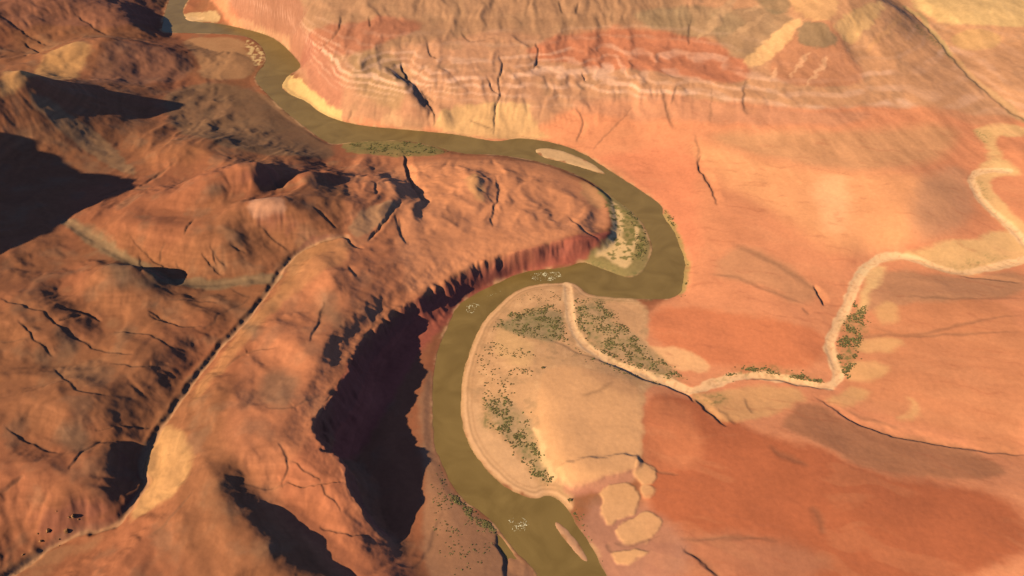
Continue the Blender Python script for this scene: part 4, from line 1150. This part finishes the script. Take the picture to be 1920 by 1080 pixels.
for pi, (poly, ns, nm, (s0, s1), lab, grp) in enumerate(PATCH):
    nm = int(nm * 1.5)
    # clumped: points gather where a slow noise is high
    pts = scatter(poly, (ns + nm) * 3, 900 + pi)
    w = trace([tuple(p) for p in pts], Hh)
    w = w + r.normal(size=w.shape) * 5.0 * (r.random((len(w), 1)) < 0.5)
    dens = fbm(w[:, 0], w[:, 1], 26, 2, 500 + pi) + r.random(len(w)) * 0.55
    w = w[np.argsort(-dens)][:ns + nm]
    ok = (sample(wash_d, w[:, 0], w[:, 1]) > 8) & (sample(RD, w[:, 0], w[:, 1]) > 5)
    w = w[ok]; r.shuffle(w)
    gz = ground_z(w[:, 0], w[:, 1])
    wl = (*np.quantile(w[:, 0], (0.33, 0.67)), *np.quantile(w[:, 1], (0.33, 0.67)))
    sq = (0.95 * 1.18 * (s0 + (s1 - s0) * 0.19), 0.95 * 1.18 * (s0 + (s1 - s0) * 0.54))
    for k, (X, Y) in enumerate(w):
        s = 0.95 * (s0 + (s1 - s0) * r.random() ** 1.5)
        yaw = r.random() * 6.28; kk = int(r.integers(0, 8)) if pi not in (0, 3, 8) else int(r.integers(0, 5))
        if k < ns:
            s *= 1.18
            if k == 0: s = s1 * 1.5
            o = bpy.data.objects.new('shrub', SHRUBS[kk][0]); C.objects.link(o)
            o.location = (X, Y, gz[k]); o.rotation_euler = (0, 0, yaw); o.scale = (s, s, s * 0.6)
            i_ = 0 if X < wl[0] else (1 if X < wl[1] else 2); j_ = 0 if Y > wl[3] else (1 if Y > wl[2] else 2)
            where = [['upper left', 'upper middle', 'upper right'], ['left middle', 'very middle', 'right middle'], ['lower left', 'lower middle', 'lower right']][j_][i_]
            size = 'biggest' if k == 0 else ('tiny' if s < sq[0] else ('mid-sized' if s < sq[1] else 'broad'))
            tint = 'brown' if kk < 5 else 'olive green'
            o['label'] = f'{size} {tint} {lab} at its {where}'
            o['category'] = 'shrub'; o['group'] = grp; nsingle += 1
        else:
            c_, s_ = math.cos(yaw) * s, math.sin(yaw) * s
            b = len(mass_v)
            a, f = SHRUBS[kk][1], SHRUBS[kk][2]
            mass_v += [(X + v_[0] * c_ - v_[1] * s_, Y + v_[0] * s_ + v_[1] * c_, gz[k] + v_[2] * s * 0.6) for v_ in a]
            mass_f += [tuple(b + q_ for q_ in ff) for ff in f]
            mass_m += [0 if kk < 5 else 1] * len(f)
me = bpy.data.meshes.new('scrub'); me.from_pydata(mass_v, [], mass_f); me.materials.append(M_SHRUB); me.materials.append(M_SHRUB_G)
me.polygons.foreach_set('material_index', mass_m)
o = bpy.data.objects.new('scrub', me); C.objects.link(o); o['kind'] = 'stuff'
print('shrubs', nsingle, len(mass_f), round(time.time() - T0, 1))

def lone(px, py, s, lab, cat='shrub', me=None):
    w = trace([(px, py)], Hh)[0]
    o = bpy.data.objects.new('shrub', me or SHRUBS[0][0]); C.objects.link(o)
    o.location = (w[0], w[1], float(ground_z(w[0], w[1]))); o.scale = (s, s, s); o['label'] = lab; o['category'] = cat
lone(1018, 690, 4.2, 'lone larger shrub on bare tan ground above the terrace')
lone(1069, 938, 4.6, 'round grey green bush at the water edge below the terrace')
lone(1036, 895, 2.6, 'dark round bush on pale sand left of the terrace foot')

# rapids: broken white water as many small low crests
RAPIDS = [([(985,515),(1010,508),(1050,508),(1060,520),(1030,530),(1000,528)], 120, 0.4), ([(868,575),(885,562),(902,572),(890,590),(872,588)], 45, 0.9), ([(945,975),(965,966),(985,968),(998,985),(985,1000),(955,998)], 95, 0.9), ([(835,683),(840,690),(832,697)], 8, 1.4), ([(905,556),(940,543),(960,540),(915,560)], 14, 0.5)]
fv, ff_ = [], []
for ri_, (poly, n, ang) in enumerate(RAPIDS):
    q = np.array(poly, float); X, Y = at(q[:, 0], q[:, 1], 0.0); pw_ = np.stack([X, Y], 1)
    cs = 0.55
    gxx_, gyy_ = np.meshgrid(np.arange(X.min() - 4, X.max() + 4, cs), np.arange(Y.min() - 4, Y.max() + 4, cs))
    a_ = math.pi / 2 - ang if ri_ in (1, 2) else 0.25
    u_ = gxx_ * math.cos(a_) + gyy_ * math.sin(a_); v_ = -gxx_ * math.sin(a_) + gyy_ * math.cos(a_)
    ed = seg_dist(gxx_, gyy_, pw_, True)
    f_ = ridged(u_ * 0.55, v_, 4.2, 3, 600 + ri_, 0.6) + 0.35 * fbm(gxx_, gyy_, 16, 2, 610 + ri_) - np.clip((ed + 5) / 8, 0, 1) * 0.9
    on = (f_ > 0.6)
    hz = 0.06 + np.clip(f_ - 0.6, 0, 0.4) * 1.0
    jj, ii = np.nonzero(on[:-1, :-1] & on[1:, :-1] & on[:-1, 1:] & on[1:, 1:])
    used = {}
    for j_, i_ in zip(jj, ii):
        qd = []
        for dj, di in ((0, 0), (0, 1), (1, 1), (1, 0)):
            key = (j_ + dj, i_ + di)
            if key not in used:
                used[key] = len(fv); fv.append((gxx_[key], gyy_[key], hz[key]))
            qd.append(used[key])
        ff_.append(tuple(qd))
me = bpy.data.meshes.new('foam'); me.from_pydata(fv, [], ff_); me.materials.append(M_FOAM)
o = bpy.data.objects.new('foam', me); C.objects.link(o); o['kind'] = 'stuff'

# broken rock along the ravine at the lower left
def rock_mesh(seed):
    import bmesh
    rr = random.Random(seed); bm = bmesh.new()
    for k in range(22):
        v_ = [rr.gauss(0, 1) for _ in range(3)]; l_ = math.sqrt(sum(q * q for q in v_)); e = rr.uniform(0.75, 1.0)
        bm.verts.new((v_[0] / l_ * e, v_[1] / l_ * e * 0.7, v_[2] / l_ * e * 0.8))
    bmesh.ops.convex_hull(bm, input=bm.verts)
    for v_ in [v_ for v_ in bm.verts if not v_.link_faces]: bm.verts.remove(v_)
    me = bpy.data.meshes.new('rock'); bm.to_mesh(me); bm.free(); me.materials.append(M_ROCK)
    return me
ROCKS = [rock_mesh(k) for k in range(6)]
spots = [(150,968),(140,976),(130,972),(122,984),(112,982),(104,992),(96,990),(90,1004),(80,1000),(72,1016),(62,1010),(98,1012),(110,1002),(84,1022),(125,996),(58,1030),(40,1040),(30,1052)]
w = trace(spots[::2] + spots[1:6:2], Hh); w = w + r.normal(size=w.shape) * 6; gz = ground_z(w[:, 0], w[:, 1])
for k, (X, Y) in enumerate(w):
    s = 1.6 + 4.0 * r.random() ** 2
    o = bpy.data.objects.new('rock', ROCKS[k % 6]); C.objects.link(o)
    o.location = (X, Y, gz[k] + s * 0.15); o.scale = (s, s * 1.1, s * r.uniform(0.7, 1.1)); o.rotation_euler = (r.uniform(-0.3, 0.3), r.uniform(-0.3, 0.3), r.uniform(0.8, 1.6))
    o['label'] = ('broad ' if s > 3.3 else 'small ') + 'brown angular rock at the ' + ('upper right end' if X > np.quantile(w[:, 0], 0.67) else ('lower left end' if X < np.quantile(w[:, 0], 0.33) else 'middle')) + ' of the broken row above the ravine'; o['category'] = 'rock'; o['group'] = 'rocks along the ravine'
print('done', round(time.time() - T0, 1))
